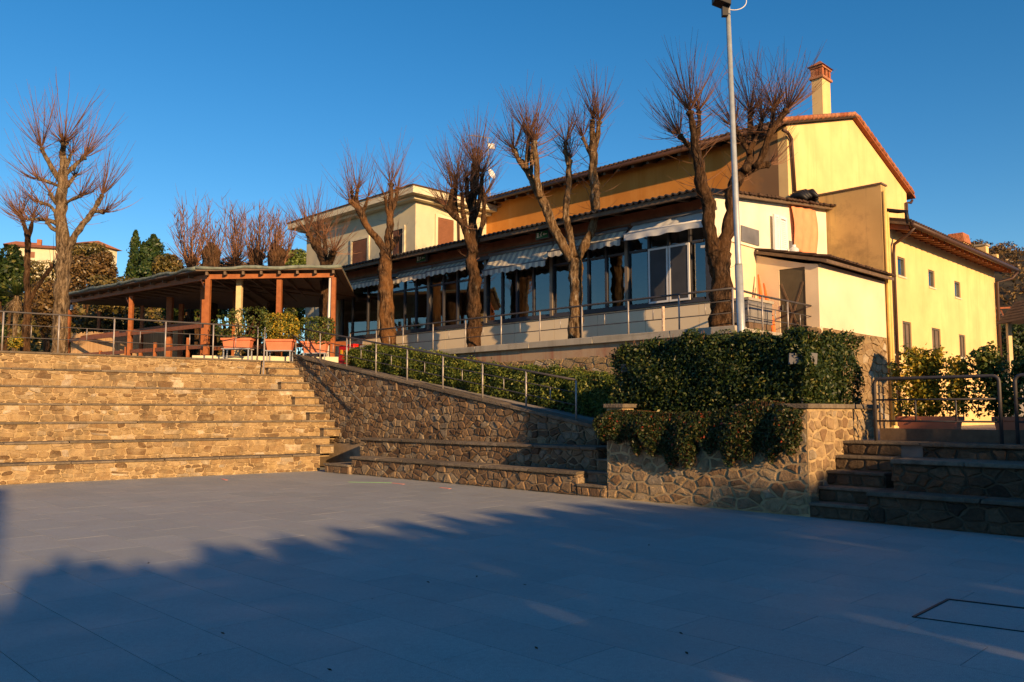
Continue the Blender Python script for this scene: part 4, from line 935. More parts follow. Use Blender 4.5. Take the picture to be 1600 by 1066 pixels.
# ================================================================== CREAM HOUSE
HS, HT = -24.5, 19.3; HL = -32.3
hs_ = thing('cream_house', 'two-storey cream house with a wide flat cornice and brown shutters behind the restaurant', 'house', W(-28, 21, 3.14))
hw = [(t_at(0, 0) if 0 else None)]
MB().box(HL, HS, HT, 27.0, 3.14, 9.62).build('wall', M['cream'], hs_)
MB().box(HL - .62, HS + .62, HT - .62, 27.6, 9.72, 9.98).build('cornice', M['trim'], hs_)
MB().box(HL - .3, HS + .3, HT - .3, 27.3, 9.6, 9.718).build('cornice', M['trim'], hs_)
MB().box(HL - .66, HS + .66, HT - .66, 27.64, 9.98, 10.03).build('roof_edge', M['oldtile'], hs_)
def hwin(face, x0, x1, yt, y_b, shut_from=0, lb=None):
    if face == 'f':
        a, b = s_at(x0, HT), s_at(x1, HT); zt = on((x0 + x1) / 2, yt, t=HT).z; zb = zt - 1.75; bx = lambda m, p, q, r, s_, e, f: m.box(p, q, HT - f, HT - e, r, s_)
    else:
        a, b = t_at(x0, HS), t_at(x1, HS); zt = on((x0 + x1) / 2, yt, s=HS).z; zb = zt - 1.75; bx = lambda m, p, q, r, s_, e, f: m.box(HS + e, HS + f, p, q, r, s_)
    m = MB(); f = .12
    bx(m, a - f, a, zb - .05, zt + f, .001, .06); bx(m, b, b + f, zb - .05, zt + f, .001, .06); bx(m, a, b, zt, zt + f, .001, .06)
    wn = m.build('window', M['trim'], hs_)
    m = MB(); bx(m, a, a + (b - a) * (1 - shut_from), zb, zt, .005, .03); o = m.build('rolling_shutter', M['shutter'], wn)
    if shut_from: m = MB(); bx(m, a + (b - a) * (1 - shut_from), b, zb, zt, .004, .02); m.build('pane', M['dark'], wn)
    z = zb; l = MB()
    while z < zt - .05: bx(l, a + .01, a + (b - a) * (1 - shut_from) - .01, z, z + .035, .03, .038); z += .055
    l.build('slats', M['shutter'], o, kind='stuff')
    m = MB(); bx(m, a - .15, b + .15, zb - .1, zb - .052, .0, .1); m.build('sill', M['trim'], wn)
hwin('f', 548, 572, 376, 0); hwin('f', 612, 628, 360, 0, .45); hwin('r', 681, 706, 342, 0)
MB().box(s_at(492, HT), s_at(500, HT), HT - .05, HT - .001, 3.2, 7.9).build('pale_strip', M['trim'], hs_)  # narrow pale strip on the left part of the front wall
MB().tube([W(HS + .5, HT + .6, 9.7), W(HS + .1, t_at(712, HS), 9.4), W(HS + .08, t_at(713, HS), 9.2), W(HS + .08, t_at(715, HS), 7)], .045, 8).build('downpipe', M['copper'], hs_, smooth=True)
# TV antenna and dish on its roof
an = thing('tv_antenna', 'thin television aerial mast with crossbars above the cream house roof', 'antenna', on(766, 296, Y=34))
b0 = on(766, 296, Y=34); b1 = on(762, 216, Y=34); rx = Vector((1, .15, 0))
MB().tube([b0 - ZD * .5, b1], .025, 6).build('mast', M['steel'], an)
MB().tube([b1 - rx * .72 + ZD * .08, b1 + rx * .1], .015, 5).build('boom', M['steel'], an)
for k in range(5): c = b1 - rx * (.68 - k * .16) + ZD * (.075 - k * .018); MB().tube([c - VD * .25 - ZD * .05, c + VD * .25 + ZD * .08], .009, 4).build('element', M['steel'], an)
c = on(764, 232, Y=34); MB().obox(c - rx * .06, rx * .22, VD * .1, ZD * .22).build('junction_box', M['alu'], an)
di = thing('satellite_dish', 'small white satellite dish low on the aerial mast', 'satellite dish', on(768, 275, Y=33.9))
c = on(768, 272, Y=33.9); nd = Vector((.75, -.6, .35)).normalized(); x_ = nd.cross(ZD).normalized(); y_ = x_.cross(nd); m = MB()
for j in range(5):
    r_ = .01 + .05 * j
    for i in range(14): a = 2 * PI * i / 14; m.v.append(tuple(c + x_ * math.cos(a) * r_ + y_ * math.sin(a) * r_ * 1.1 + nd * (r_ * r_ * .5)))
for j in range(4):
    for i in range(14): m.f.append((j * 14 + i, j * 14 + (i + 1) % 14, (j + 1) * 14 + (i + 1) % 14, (j + 1) * 14 + i))
m.build('dish', M['alu'], di)
MB().tube([c - y_ * .2 + nd * .05, c - y_ * .08 + nd * .25], .012, 5).build('feed_arm', M['steel'], di)
MB().tube([c - nd * .02, on(765.5, 280, Y=34)], .02, 5).build('bracket', M['steel'], di)

# ================================================================== PERGOLA
def W2(p, z): return Vector((p[0], p[1], z))
pg = thing('pergola', 'long open wooden pergola with red pine posts and green-grey felt roof', 'pergola', Vector((-12, 28, 3.14)))
c1 = on(326, 432, Y=26.0); PZt = c1.z; c2 = on(522, 429, Y=26.2); s1_, t1_, _ = ST(c1)
c0 = on(109, 470, t=t1_); cm_ = on(206, 460, t=t1_)
back_r = Vector((-6.2, 33.5, 5.75)); back_l = Vector((c0.x - .5, c0.y + 2.2, c0.z)); back_m = Vector((-13.6, 35.8, 5.9))
rp = [c0 + Vector((-.35, -.25, .0)), c1 + Vector((-.3, -.3, 0)), c2 + Vector((.3, -.3, 0)), back_r, back_m, back_l]
m = MB(); n = len(rp); m.v += [tuple(p + ZD * .12) for p in rp] + [tuple(p + ZD * .19) for p in rp]; m.f += [(0, 1, 2, 3, 4, 5)[::-1], (6, 7, 8, 9, 10, 11)] + [(i, (i + 1) % 6, (i + 1) % 6 + 6, i + 6) for i in range(6)]
m.build('roof_deck', M['oldwood'], pg)
m = MB(); m.v += [tuple(p + ZD * .195) for p in rp] + [tuple(p + ZD * .225) for p in rp]; m.f += [(0, 1, 2, 3, 4, 5)[::-1], (6, 7, 8, 9, 10, 11)] + [(i, (i + 1) % 6, (i + 1) % 6 + 6, i + 6) for i in range(6)]
m.build('roof_felt', M['mat'], pg)
for a, b in ((0, 1), (1, 2)):
    p, q = rp[a] + ZD * .21, rp[b] + ZD * .21; k = int((q - p).length / .35); pts = [p.lerp(q, i / k) + ZD * random.uniform(-.035, .03) for i in range(k + 1)]
    MB().tube(pts, [.055 * random.uniform(.8, 1.2) for _ in pts], 8).build('felt_edge', M['mat'], pg, smooth=True)
def beam(p, q, w_=.09, h=.16, name='beam', mt='pwood'): MB().bar(p, q, w_, h).build(name, M[mt], pg)
beam(c0 - ZD * .02, c1 - ZD * .02); beam(c1 + ZD * -.02, c2 + ZD * -.02, .09, .15)
kk = 7
for i in range(kk + 1):
    p = c1.lerp(c2, i / kk); q = Vector((p.x - .8, 34.2, p.z + .1)); beam(p + ZD * .06 + (p - q).normalized() * .25, q, .07, .11, 'rafter', 'oldwood')
for i in range(1, 13):
    p = c0.lerp(c1, i / 13); q = p + VD * min(8, 3 + i * .5); beam(p + ZD * .06 - VD * .2, q + ZD * .06, .07, .11, 'rafter', 'oldwood')
def post(p, top, w_=.16, mt='pwood', name='post'): MB().bar((p.x, p.y, 3.14), (p.x, p.y, top), w_).build(name, M[mt], pg)
post(c1, PZt - .1, .15); post(c2, c2.z - .1, .13); post(c0, c0.z - .08, .13); post(cm_, cm_.z - .06, .14)
pp = on(437, 440, Y=26.1); post(pp, PZt - .1, .15)
for (x, Y, w_, mt) in ((317, 27.5, .16, 'pwood'), (265, 31, .2, 'pwood'), (283, 33, .16, 'pwood'), (373, 26.6, .17, 'polewood'), (367, 29.5, .14, 'pwood'), (438, 30.5, .16, 'pwood'), (222, 33.5, .12, 'pwood'), (155, 35.5, .12, 'pwood')):
    post(on(x, 500, Y=Y), 5.9, w_, mt)
for p, a in ((c1, (c0 - c1).normalized()), (cm_, (c0 - c1).normalized())): MB().bar(p + a * .45 + ZD * -.1, p - ZD * .5, .07).build('brace', M['pwood'], pg)
# white downpipe beside the right post
MB().tube([Vector((c2.x - .12, c2.y + .05, c2.z - .1)), Vector((c2.x - .17, c2.y + .05, 3.2))], .055, 8).build('downpipe', M['alu'], pg, smooth=True)
# timber fence rails between its left posts
for (za, zb) in ((508, 532), (541, 556)):
    p = on(325, za, t=t1_); q = on(109, zb, t=t1_); MB().bar(p, q, .05, .13).build('rail', M['pwood'], pg)
for k in range(5):
    p = c1.lerp(c0, (k + .5) / 5); MB().bar((p.x, p.y, 3.14), (p.x, p.y, 4.0), .09).build('rail_post', M['pwood'], pg)
q0, q1 = on(109, 530, Y=36), on(322, 545, Y=29); 
MB().bar(q0, Vector((q1.x, q1.y, q0.z)), .05, .14).build('rail', M['pwood'], pg)
q2 = Vector((-5.3, 26.2, 3.75)); q3 = Vector((-10.2, 28.2, 3.75)); MB().bar(q2, q3, .05, .14).build('rail', M['pwood'], pg)
# kerb under the planters
k0, k1 = on(300, 600, Y=25.5), on(528, 600, Y=26.2)
MB().bar((k0.x, k0.y, 3.23), (k1.x, k1.y, 3.23), .2, .18).build('kerb', M['trim'], label='low pale kerb along the terrace under the terracotta planters', cat='kerb')
# lamp on the left post
lp = thing('wall_lamp', 'small white lamp on the leftmost pergola post', 'lamp', c0 + Vector((.15, -.1, -.35)))
MB().tube([c0 + Vector((.17, -.12, -.42)), c0 + Vector((.17, -.12, -.2))], [.07, .05], 8).build('lamp_glass', M['alu'], lp); MB().bar(c0 + Vector((.05, -.06, -.3)), c0 + Vector((.14, -.1, -.3)), .03).build('bracket', M['black'], lp)
# reed screen at the back
rsn = thing('reed_screen', 'sunlit reed screen closing the back of the pergola', 'screen', Vector((-16, 35, 3.14)))
ra0, ra1 = on(112, 540, Y=35.5), on(285, 540, Y=33.0); L = (ra1 - ra0).length; kx = int(L / .05); m = MB()
for i in range(kx):
    p = ra0.lerp(ra1, i / kx); p.z = 3.0; m.bar(p, p + ZD * (1.95 + random.uniform(-.05, .04)), .045, .03, ZD.cross(ra1 - ra0))
m.build('reeds', M['reed'], rsn, kind='stuff')
for zz_ in (3.5, 4.5): MB().bar((ra0.x, ra0.y + .05, zz_), (ra1.x, ra1.y + .05, zz_), .03, .05).build('batten', M['oldwood'], rsn)
# red crate by the entrance
rd = thing('red_bin', 'bright red plastic bin with small yellow print beside the restaurant entrance', 'bin', on(543, 552, t=16.9))
p = on(529, 560, t=16.9); s_, t_, z_ = ST(p)
MB().box(s_, s_ + .95, t_, t_ + .5, 3.14, 3.98).build('bin_body', M['red'], rd, bev=.02)
MB().box(s_ - .02, s_ + .97, t_ - .02, t_ + .52, 3.98, 4.02).build('lid', M['red'], rd)
MB().box(s_ + .12, s_ + .24, t_ - .012, t_ - .001, 3.66, 3.84).build('print', M['yplastic'], rd)

# ================================================================== PLANT BOXES
def pot(px0, px1, ytop, ybot, Y, lab, stand=True, legz=3.15, mat='pot', dep=.42, grp='terracotta plant boxes on metal stands'):
    a, b = on(px0, ytop, Y=Y), on(px1, ytop, Y=Y); zt = a.z; zb = on(px0, ybot, Y=Y).z; L = b.x - a.x; x0 = a.x
    o = thing('plant_box', lab, 'plant box', (x0 + L / 2, Y + dep / 2, legz if stand else zb), group=grp); i = .06
    def ring(ex, z): return [(x0 + ex, Y + ex, z), (x0 + L - ex, Y + ex, z), (x0 + L - ex, Y + dep - ex, z), (x0 + ex, Y + dep - ex, z)]
    m = MB(); rs_ = [ring(i * 1.2, zb), ring(.03, zt - .07), ring(-.01, zt - .065), ring(-.015, zt), ring(.02, zt), ring(.03, zt - .06)]
    for r_ in rs_: m.v += r_
    for k in range(len(rs_) - 1):
        for j in range(4): m.f.append((k * 4 + j, k * 4 + (j + 1) % 4, k * 4 + 4 + (j + 1) % 4, k * 4 + 4 + j))
    m.f.append((3, 2, 1, 0)); n = len(m.v); m.f.append((n - 4, n - 3, n - 2, n - 1)); m.build('box', M[mat], o, bev=.008)
    MB().abox(x0 + .04, x0 + L - .04, Y + .04, Y + dep - .04, zt - .058, zt - .03).build('soil', M['earth'], o)
    if stand:
        for (u, v) in ((.08, .05), (L - .08, .05), (.08, dep - .05), (L - .08, dep - .05)): MB().bar((x0 + u, Y + v, legz), (x0 + u, Y + v, zb - .03), .035).build('leg', M['steel'], o)
        m = MB(); m.bar((x0 + .02, Y + .03, zb - .015), (x0 + L - .02, Y + .03, zb - .015), .04, .03); m.bar((x0 + .02, Y + dep - .03, zb - .015), (x0 + L - .02, Y + dep - .03, zb - .015), .04, .03); m.build('stand_frame', M['steel'], o)
    return x0, L, zt, zb
def bush(c, r, n, size, mat, name, label, cat, stems=8, group=None, base=None, seed=1, lump=.3):
    o = thing(name, label, cat, (c[0], c[1], base if base is not None else c[2] - r[2]), group)
    quads_obj('leaves', blob_leaves(c, r, n, size, lump=lump, seed=seed, boxy=name == 'potted_shrub'), M[mat], o, kind='stuff')
    m = MB(); rg = random.Random(seed); bz = base if base is not None else c[2] - r[2]
    for k in range(stems):
        a = rg.uniform(0, 2 * PI); q = Vector((c[0] + math.cos(a) * r[0] * rg.uniform(.2, .7), c[1] + math.sin(a) * r[1] * rg.uniform(.1, .6), c[2] + r[2] * rg.uniform(-.1, .5)))
        p = Vector((c[0] + (q.x - c[0]) * .35, c[1] + (q.y - c[1]) * .35, bz)); m.tube([p, p.lerp(q, .5) + Vector((rg.uniform(-.04, .04), 0, .03)), q], [.018, .012, .005], 5)
    if stems: m.build('stems', M['barkd'], o)
    return o
x0, L, zt, zb = pot(345, 392, 528, 544, 24.9, 'left terracotta box with loose green stems, under the pergola corner')
bush((x0 + L / 2 + .1, 25.15, zt + .48), (.95, .45, .5), 1500, .075, 'gbush', 'potted_shrub', 'loose leggy green shrub growing from the left terracotta box', 'shrub', 14, base=zt - .03, seed=3, lump=.5)
x0, L, zt, zb = pot(413, 457, 530, 547, 25.35, 'middle terracotta box under the yellowing shrub')
bush((x0 + L / 2 - .0, 25.6, zt + .40), (.58, .36, .44), 2600, .075, 'ybush', 'potted_shrub', 'yellowing leafy shrub in the middle terracotta box', 'shrub', 8, base=zt - .03, seed=4)
x0, L, zt, zb = pot(470, 511, 533, 551, 25.7, 'right terracotta box half hidden by the ramp railing')
bush((x0 + L / 2 - .0, 25.95, zt + .30), (.60, .36, .50), 2800, .075, 'gbush', 'potted_shrub', 'green and yellow leafy shrub in the right terracotta box', 'shrub', 8, base=zt - .03, seed=5)

# ================================================================== RAILINGS
def railing(name, label, posts, h, bars=(.36, .68), r=.022, minis=True, mat='railpaint', pmat='postsilver', group=None, frame=None):
    """posts: list of base points"""
    o = thing(name, label, 'railing', posts[len(posts) // 2], group)
    for p in posts: MB().tube([p - ZD * .05, p + ZD * (h - .01)], r * .95, 8).build('post', M[pmat], o, smooth=True)
    MB().tube([p + ZD * h for p in posts], r * 1.15, 8).build('handrail', M[mat], o, smooth=True)
    for f in bars: MB().tube([p + ZD * h * f for p in posts], r * .55, 6).build('bar', M[mat], o, smooth=True)
    if minis:
        for p, q in zip(posts[:-1], posts[1:]):
            c = p.lerp(q, .5); MB().tube([c + ZD * h * bars[0], c + ZD * h * bars[-1]], r * .5, 6).build('short_post', M[pmat], o, smooth=True)
    return o
tp = [W(s_at(x, 16.1), 16.1, 3.45) for x in (546, 587, 629, 676, 727, 783, 844, 910, 983, 1063, 1148)]
tp += [W(-9.32, t_at(x, -9.32), 3.42) for x in (1194, 1234, 1272)]
railing('terrace_railing', 'dark metal railing with silver posts along the restaurant terrace wall, turning at its corner', tp, .84)
rp_ = [W(s_at(x, 13.5), 13.5, 0) for x in (461, 499, 541, 587, 636, 692, 754, 822, 900)]
rp_ = [Vector((p.x, p.y, capz(ST(p)[0]))) for p in rp_]
railing('ramp_railing', 'dark handrail with silver posts descending along the sloping ramp wall', rp_, .84)
o7 = P0 + Nn * (6 * TR + .1)
def on7(x):
    d = ray(x, 600); d = Vector((d.x, d.y, 0)); k = o7.dot(Nn) / d.dot(Nn); q = d * k; return Vector((q.x, q.y, 3.15))
railing('steps_railing', 'dark metal railing with silver posts along the top edge of the left steps', [on7(x) for x in (-90, 0, 88, 175, 256, 331, 401)], 1.02)
o6 = P0 + Nn * (5 * TR + .15); d = ray(411, 600); d = Vector((d.x, d.y, 0)); q = d * (o6.dot(Nn) / d.dot(Nn))
hr = thing('stair_handrail', 'thin dark handrail slanting down the ramp wall beside the narrow stairs', 'handrail', W(-22, 13.3, 2))
a, b = on(449, 516, t=13.15), on(567, 631, t=13.15)
MB().tube([a, b], .022, 8).build('rail', M['railpaint'], hr, smooth=True)
for k in (.08, .5, .95): c = a.lerp(b, k); MB().tube([c, c + VD * .25 - ZD * .03], .01, 6).build('bracket', M['railpaint'], hr)
MB().tube([Vector((q.x, q.y, 2.7)), on7(412) + ZD * 1.02], .024, 8).build('newel_post', M['postsilver'], label='tall silver post at the right end of the left railing, standing one step lower', cat='post')
def hoop(label, xa, xb, t, zb, zt, minis):
    sa, sb = s_at(xa, t), s_at(xb, t); o = thing('hoop_railing', label, 'railing', W((sa + sb) / 2, t, zb), group='hooped railings above the right seats'); r = .08
    pts = [W(sa, t, zb - .05), W(sa, t, zt - r)] + [W(sa + r * (1 - math.cos(a)), t, zt - r + r * math.sin(a)) for a in (PI / 6, PI / 3, PI / 2)] + [W(sb - r * (1 - math.cos(a)), t, zt - r + r * math.sin(a)) for a in (PI / 2, PI / 3, PI / 6)] + [W(sb, t, zt - r), W(sb, t, zb - .05)]
    MB().tube(pts, .027, 10).build('hoop', M['railpaint'], o, smooth=True)
    for f in (.32, .66): MB().tube([W(sa, t, zb + (zt - zb) * f), W(sb, t, zb + (zt - zb) * f)], .015, 6).build('bar', M['railpaint'], o, smooth=True)
    for x in minis: s_ = s_at(x, t); MB().tube([W(s_, t, zb + (zt - zb) * .32), W(s_, t, zb + (zt - zb) * .66)], .014, 6).build('short_post', M['railpaint'], o, smooth=True)
HTt = 13.8; hz = on(1460, 590, t=HTt).z
hoop('hooped black railing left of the gap above the right seats', 1366, 1561, HTt, 1.125, hz, (1429, 1492))
hoop('hooped black railing cut off by the right edge of the picture', 1586, 1790, HTt, 1.125, hz, (1640, 1700))
rp2 = W(s_at(1039, 16.0), 15.97, 2.9)
MB().tube([rp2, Vector((rp2.x, rp2.y, on(1039, 479, t=15.97).z))], .035, 8).build('rusty_post', plain('peeling_white_paint', (.55, .40, .30), .8, .5, 14), label='short peeling white post in front of the terrace railing', cat='post')

# ================================================================== LIGHT POLE, FLOODLIGHTS
lpz = thing('light_pole', 'tall galvanised steel light pole rising out of the hedge past the forked tree', 'light pole', W(s_at(1163, 15.6), 15.6, 1.2))
pb = W(s_at(1163, 15.6), 15.6, 1.2); pt_ = on(1144, 25, Y=pb.y); pt_ = Vector((pb.x - .16, pb.y, pt_.z))
z_mid = on(1160, 415, Y=pb.y).z; pm = pb.lerp(pt_, (z_mid - 1.2) / (pt_.z - 1.2)); top = pt_ + (pt_ - pm).normalized() * .6
MB().tube([pb, pm], [.088, .082], 14).build('lower_tube', M['polegreen'], lpz, smooth=True)
MB().tube([pm, pm + (top - pm) * .01, top], [.082, .066, .05], 14).build('upper_tube', M['polegreen'], lpz, smooth=True)
fl_ = on(1130, 6, Y=pb.y - .15); ex = Vector((1, .1, 0)).normalized()
q = MB().quadbox([fl_ + v for v in (Vector((-.22, -.2, .02)), Vector((.12, -.2, -.12)), Vector((.12, .12, -.12)), Vector((-.22, .12, .02)), Vector((-.22, -.2, .4)), Vector((.14, -.2, .34)), Vector((.14, .12, .34)), Vector((-.22, .12, .4)))]).build('lamp_head', M['black'], lpz, bev=.015)
MB().abox(fl_.x - .04, fl_.x + .08, fl_.y - .1, fl_.y + .02, fl_.z - .3, fl_.z - .1).build('ballast_box', M['black'], lpz)
MB().bar(fl_ + Vector((.05, .05, .08)), Vector((pt_.x, pt_.y, fl_.z + .08)), .05).build('bracket', M['oldwood'], lpz)
cabl = []
for i in range(25):
    a = PI * .9 + i / 24 * PI * 1.35; c = on(1146, 3, Y=pb.y - .12); cabl.append(c + Vector((math.cos(a) * .27, -.03, math.sin(a) * .2)))
MB().tube(cabl, .011, 5).build('cable_loop', M['alu'], lpz, smooth=True)
def floods(px, py, t, zb, label, n=2, sz=.17):
    c = on(px, py, t=t); o = thing('floodlight', label, 'floodlight', Vector((c.x, c.y, zb)), group='small twin floodlights in the hedges')
    MB().tube([Vector((c.x, c.y + .05, zb)), Vector((c.x, c.y + .05, c.z - sz * .2))], .018, 6).build('stake', M['railpaint'], o)
    for k in range(n):
        dx = (-sz * .55 if k == 0 else sz * .6) if n == 2 else 0; h = Vector((c.x + dx, c.y, c.z)); a = Vector((1, .25 if k else -.25, -.06 if k else .05)).normalized() * sz; u = Vector((.05, -.1, 1)).normalized() * sz * .9; d = a.cross(u).normalized() * -.07
        MB().obox(h - a / 2 - u / 2, a, -d, u).build('lamp_head', M['greysteel'], o, bev=.008)
        MB().obox(h - a * .44 - u * .44 + d * .06, a * .88, d * .1, u * .88).build('lamp_glass', M['concrete'], o)
floods(986, 575, 12.75, 1.6, 'twin grey floodlights on a stake at the left end of the big hedge', 2, .17)
floods(1253, 560, 12.62, 1.72, 'twin grey floodlights sunk in the right part of the big hedge', 2, .2)
floods(570, 546, 15.2, 2.9, 'single grey floodlight at the top of the low ramp hedge', 1, .3)
#__PART3__
# ================================================================== HEDGES
def hedge_fill(mapf, n, size, mat, parent, jit=.8, shell=(.0, .28), front=.62, top=.22, seed=1, rough=.08):
    """mapf(u,v,w): u along, v depth (0 front), w height -> xyz ; leaves on front, top and ends"""
    rg = np.random.default_rng(seed); k = rg.uniform(0, 1, n); U = rg.uniform(0, 1, n); V = np.empty(n); Wv = np.empty(n); dp = rg.uniform(shell[0], shell[1], n) ** 1.0
    f = k < front; tp_ = (k >= front) & (k < front + top); en = k >= front + top
    V[f] = dp[f]; Wv[f] = rg.uniform(0, 1, f.sum()); V[tp_] = rg.uniform(0, 1, tp_.sum()); Wv[tp_] = 1 - dp[tp_] * .4
    V[en] = rg.uniform(0, 1, en.sum()); Wv[en] = rg.uniform(0, 1, en.sum()); U[en] = np.where(rg.uniform(0, 1, en.sum()) < .8, 1 - dp[en] * .12, dp[en] * .12)
    C = np.array([mapf(a, b, c) for a, b, c in zip(U, V, Wv)])
    C += rg.normal(0, rough * .35, (n, 3)) + rough * np.stack([np.sin(C[:, 0] * 5.1 + C[:, 2] * 7), np.sin(C[:, 1] * 6.3 + C[:, 2] * 4), np.sin(C[:, 0] * 7.7 + C[:, 1] * 3.1)], 1) * .5
    Nn_ = np.zeros((n, 3)); Nn_[f] = np.array(-VD); Nn_[tp_] = (0, 0, 1); Nn_[en] = np.array(SD)
    return quads_obj('leaves', leafquads(C, Nn_, size, jit), M[mat], parent, kind='stuff')
def interp(pts, s):
    for (a, za), (b, zb) in zip(pts[:-1], pts[1:]):
        if s <= b: return za + (zb - za) * max(0, (s - a)) / (b - a)
    return pts[-1][1]
# big hedge over the planter
bh = thing('big_hedge', 'big dense dark clipped hedge growing over the stone planter', 'hedge', W(-8, 13.7, 1.3))
tops = [(-10.0, 2.70), (-9.5, 2.86), (-8.6, 2.90), (-7.5, 2.94), (-6.7, 2.84), (-6.0, 2.86)]
def hm(u, v, w_):
    s = -9.86 + 3.91 * u; z1 = interp(tops, s) + .05 * math.sin(s * 6) + .04 * math.sin(s * 13 + v * 5); z0 = 1.42 + (.2 if s > -6.9 else -.05)
    return tuple(W(s - .05 * math.sin(w_ * 9), 12.62 + 2.15 * v - .12 * math.sin(PI * w_) + .05 * math.sin(s * 4 + w_ * 6), z0 + (z1 - z0) * w_))
hedge_fill(hm, 52000, .068, 'hedge', bh, seed=2, rough=.07, shell=(0, .16))
MB().quadbox([W(-9.75, 12.95, 1.3), W(-6.2, 12.95, 1.3), W(-6.2, 14.5, 1.3), W(-9.75, 14.5, 1.3), W(-9.75, 12.95, 2.6), W(-6.2, 12.95, 2.65), W(-6.2, 14.5, 2.65), W(-9.75, 14.5, 2.6)]).build('light_block_core', M['core'], bh)
m = MB()
for k in range(70):     # shoots standing out of the clipped surface
    u = random.random(); p = Vector(hm(u, random.uniform(0, .5), 1)) - ZD * .1; m.tube([p, p + Vector((random.uniform(-.06, .06), random.uniform(-.06, .06), random.uniform(.12, .26)))], [.005, .003], 4)
m.build('shoots', M['olive'] if 0 else M['twig'], bh, kind='stuff')
# cotoneaster hanging over the planter front
cot = thing('cotoneaster', 'trailing reddish cotoneaster spilling over the planter wall below the big hedge', 'shrub', W(-8, 12.2, .9))
lowp = [(-9.8, 1.2), (-9.5, 1.0), (-9.3, 1.12), (-8.9, .85), (-8.6, .9), (-8.3, .68), (-8.0, .66), (-7.8, .74), (-7.5, .98), (-7.3, .9), (-7.0, .72), (-6.6, .92), (-6.4, .8), (-6.1, .95), (-5.82, 1.1)]
hip = [(-9.9, 1.5), (-9.6, 1.62), (-9.2, 1.62), (-8.6, 1.58), (-8.0, 1.58), (-7.4, 1.6), (-7.1, 1.66), (-6.7, 1.78), (-6.4, 1.76), (-6.1, 1.7), (-5.85, 1.62)]
rg = np.random.default_rng(5); Cc = []
for i in range(26000):
    s = -9.85 + 4.0 * rg.random(); z0, z1 = interp(lowp, s) + .08 * math.sin(s * 17), interp(hip, s); w_ = rg.random() ** .8
    if math.sin(s * 5.3 + 1) + math.sin(s * 11 + w_ * 5) < -1.75: continue
    Cc.append(tuple(W(s, 12.2 - .06 - .26 * rg.random() * math.sin(PI * (.15 + .8 * w_)) * (.7 + .3 * math.sin(s * 7)) + (.3 * max(0, w_ - .8)), z0 + (z1 - z0) * w_)))
Cc = np.array(Cc); quads_obj('leaves', leafquads(Cc, np.tile(np.array(-VD), (len(Cc), 1)), .058, .95), M['coto'], cot, kind='stuff')
m = MB()
for k in range(60):
    s = random.uniform(-9.7, -5.9); a = W(s, 12.5, interp(hip, s)); m.tube([a, W(s + .05, 12.14, interp(hip, s) - .02), W(s + random.uniform(-.1, .1), 12.08, (interp(lowp, s) + interp(hip, s)) / 2), W(s + random.uniform(-.15, .15), 12.06, interp(lowp, s))], [.012, .009, .006, .003], 4)
m.build('stems', M['barkd'], cot)
# hedge along the ramp
rh = thing('ramp_hedge', 'low green laurel hedge between the ramp and the terrace wall', 'hedge', W(-15, 15.4, 1.5))
rtops = [(ST(on(x, y, t=15.4))[0], ST(on(x, y, t=15.4))[2]) for x, y in ((556, 550), (585, 541), (640, 547), (700, 556), (750, 571), (790, 573), (850, 577), (905, 580), (985, 594))]
def rm_(u, v, w_):
    s = rtops[0][0] + (rtops[-1][0] + .35 - rtops[0][0]) * u; zt_ = interp(rtops, s) + .05 * math.sin(s * 5) + .03 * math.sin(s * 11); zb_ = 1.1 + max(0, min(2.05, (-10.4 - s) / 12.3 * 2.05))
    return tuple(W(s, 15.0 + .9 * v - .08 * math.sin(PI * w_) + .04 * math.sin(s * 7), zb_ + (zt_ - zb_) * w_))
hedge_fill(rm_, 42000, .072, 'hedge2', rh, seed=6, rough=.07, top=.25, front=.68)
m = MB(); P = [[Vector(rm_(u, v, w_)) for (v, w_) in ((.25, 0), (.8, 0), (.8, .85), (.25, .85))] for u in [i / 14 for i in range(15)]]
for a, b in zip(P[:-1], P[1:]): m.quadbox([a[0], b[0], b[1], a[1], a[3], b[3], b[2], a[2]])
m.build('light_block_core', M['core'], rh)
# low growth on the terrace kerb by the pole
for i, (x, y, t_, r_, lb) in enumerate(((1137, 519, 15.8, .2, 'tuft of grass at the foot of the forked tree'), (1175, 520, 15.3, .25, 'small leafy tuft beside the light pole foot'))):
    c = on(x, y, t=t_); bush((c.x, c.y, c.z - .05), (r_ * 1.6, r_, r_ * .6), 260, .05, 'hedge2', 'weed_tuft', lb, 'weeds', 0, seed=30 + i)
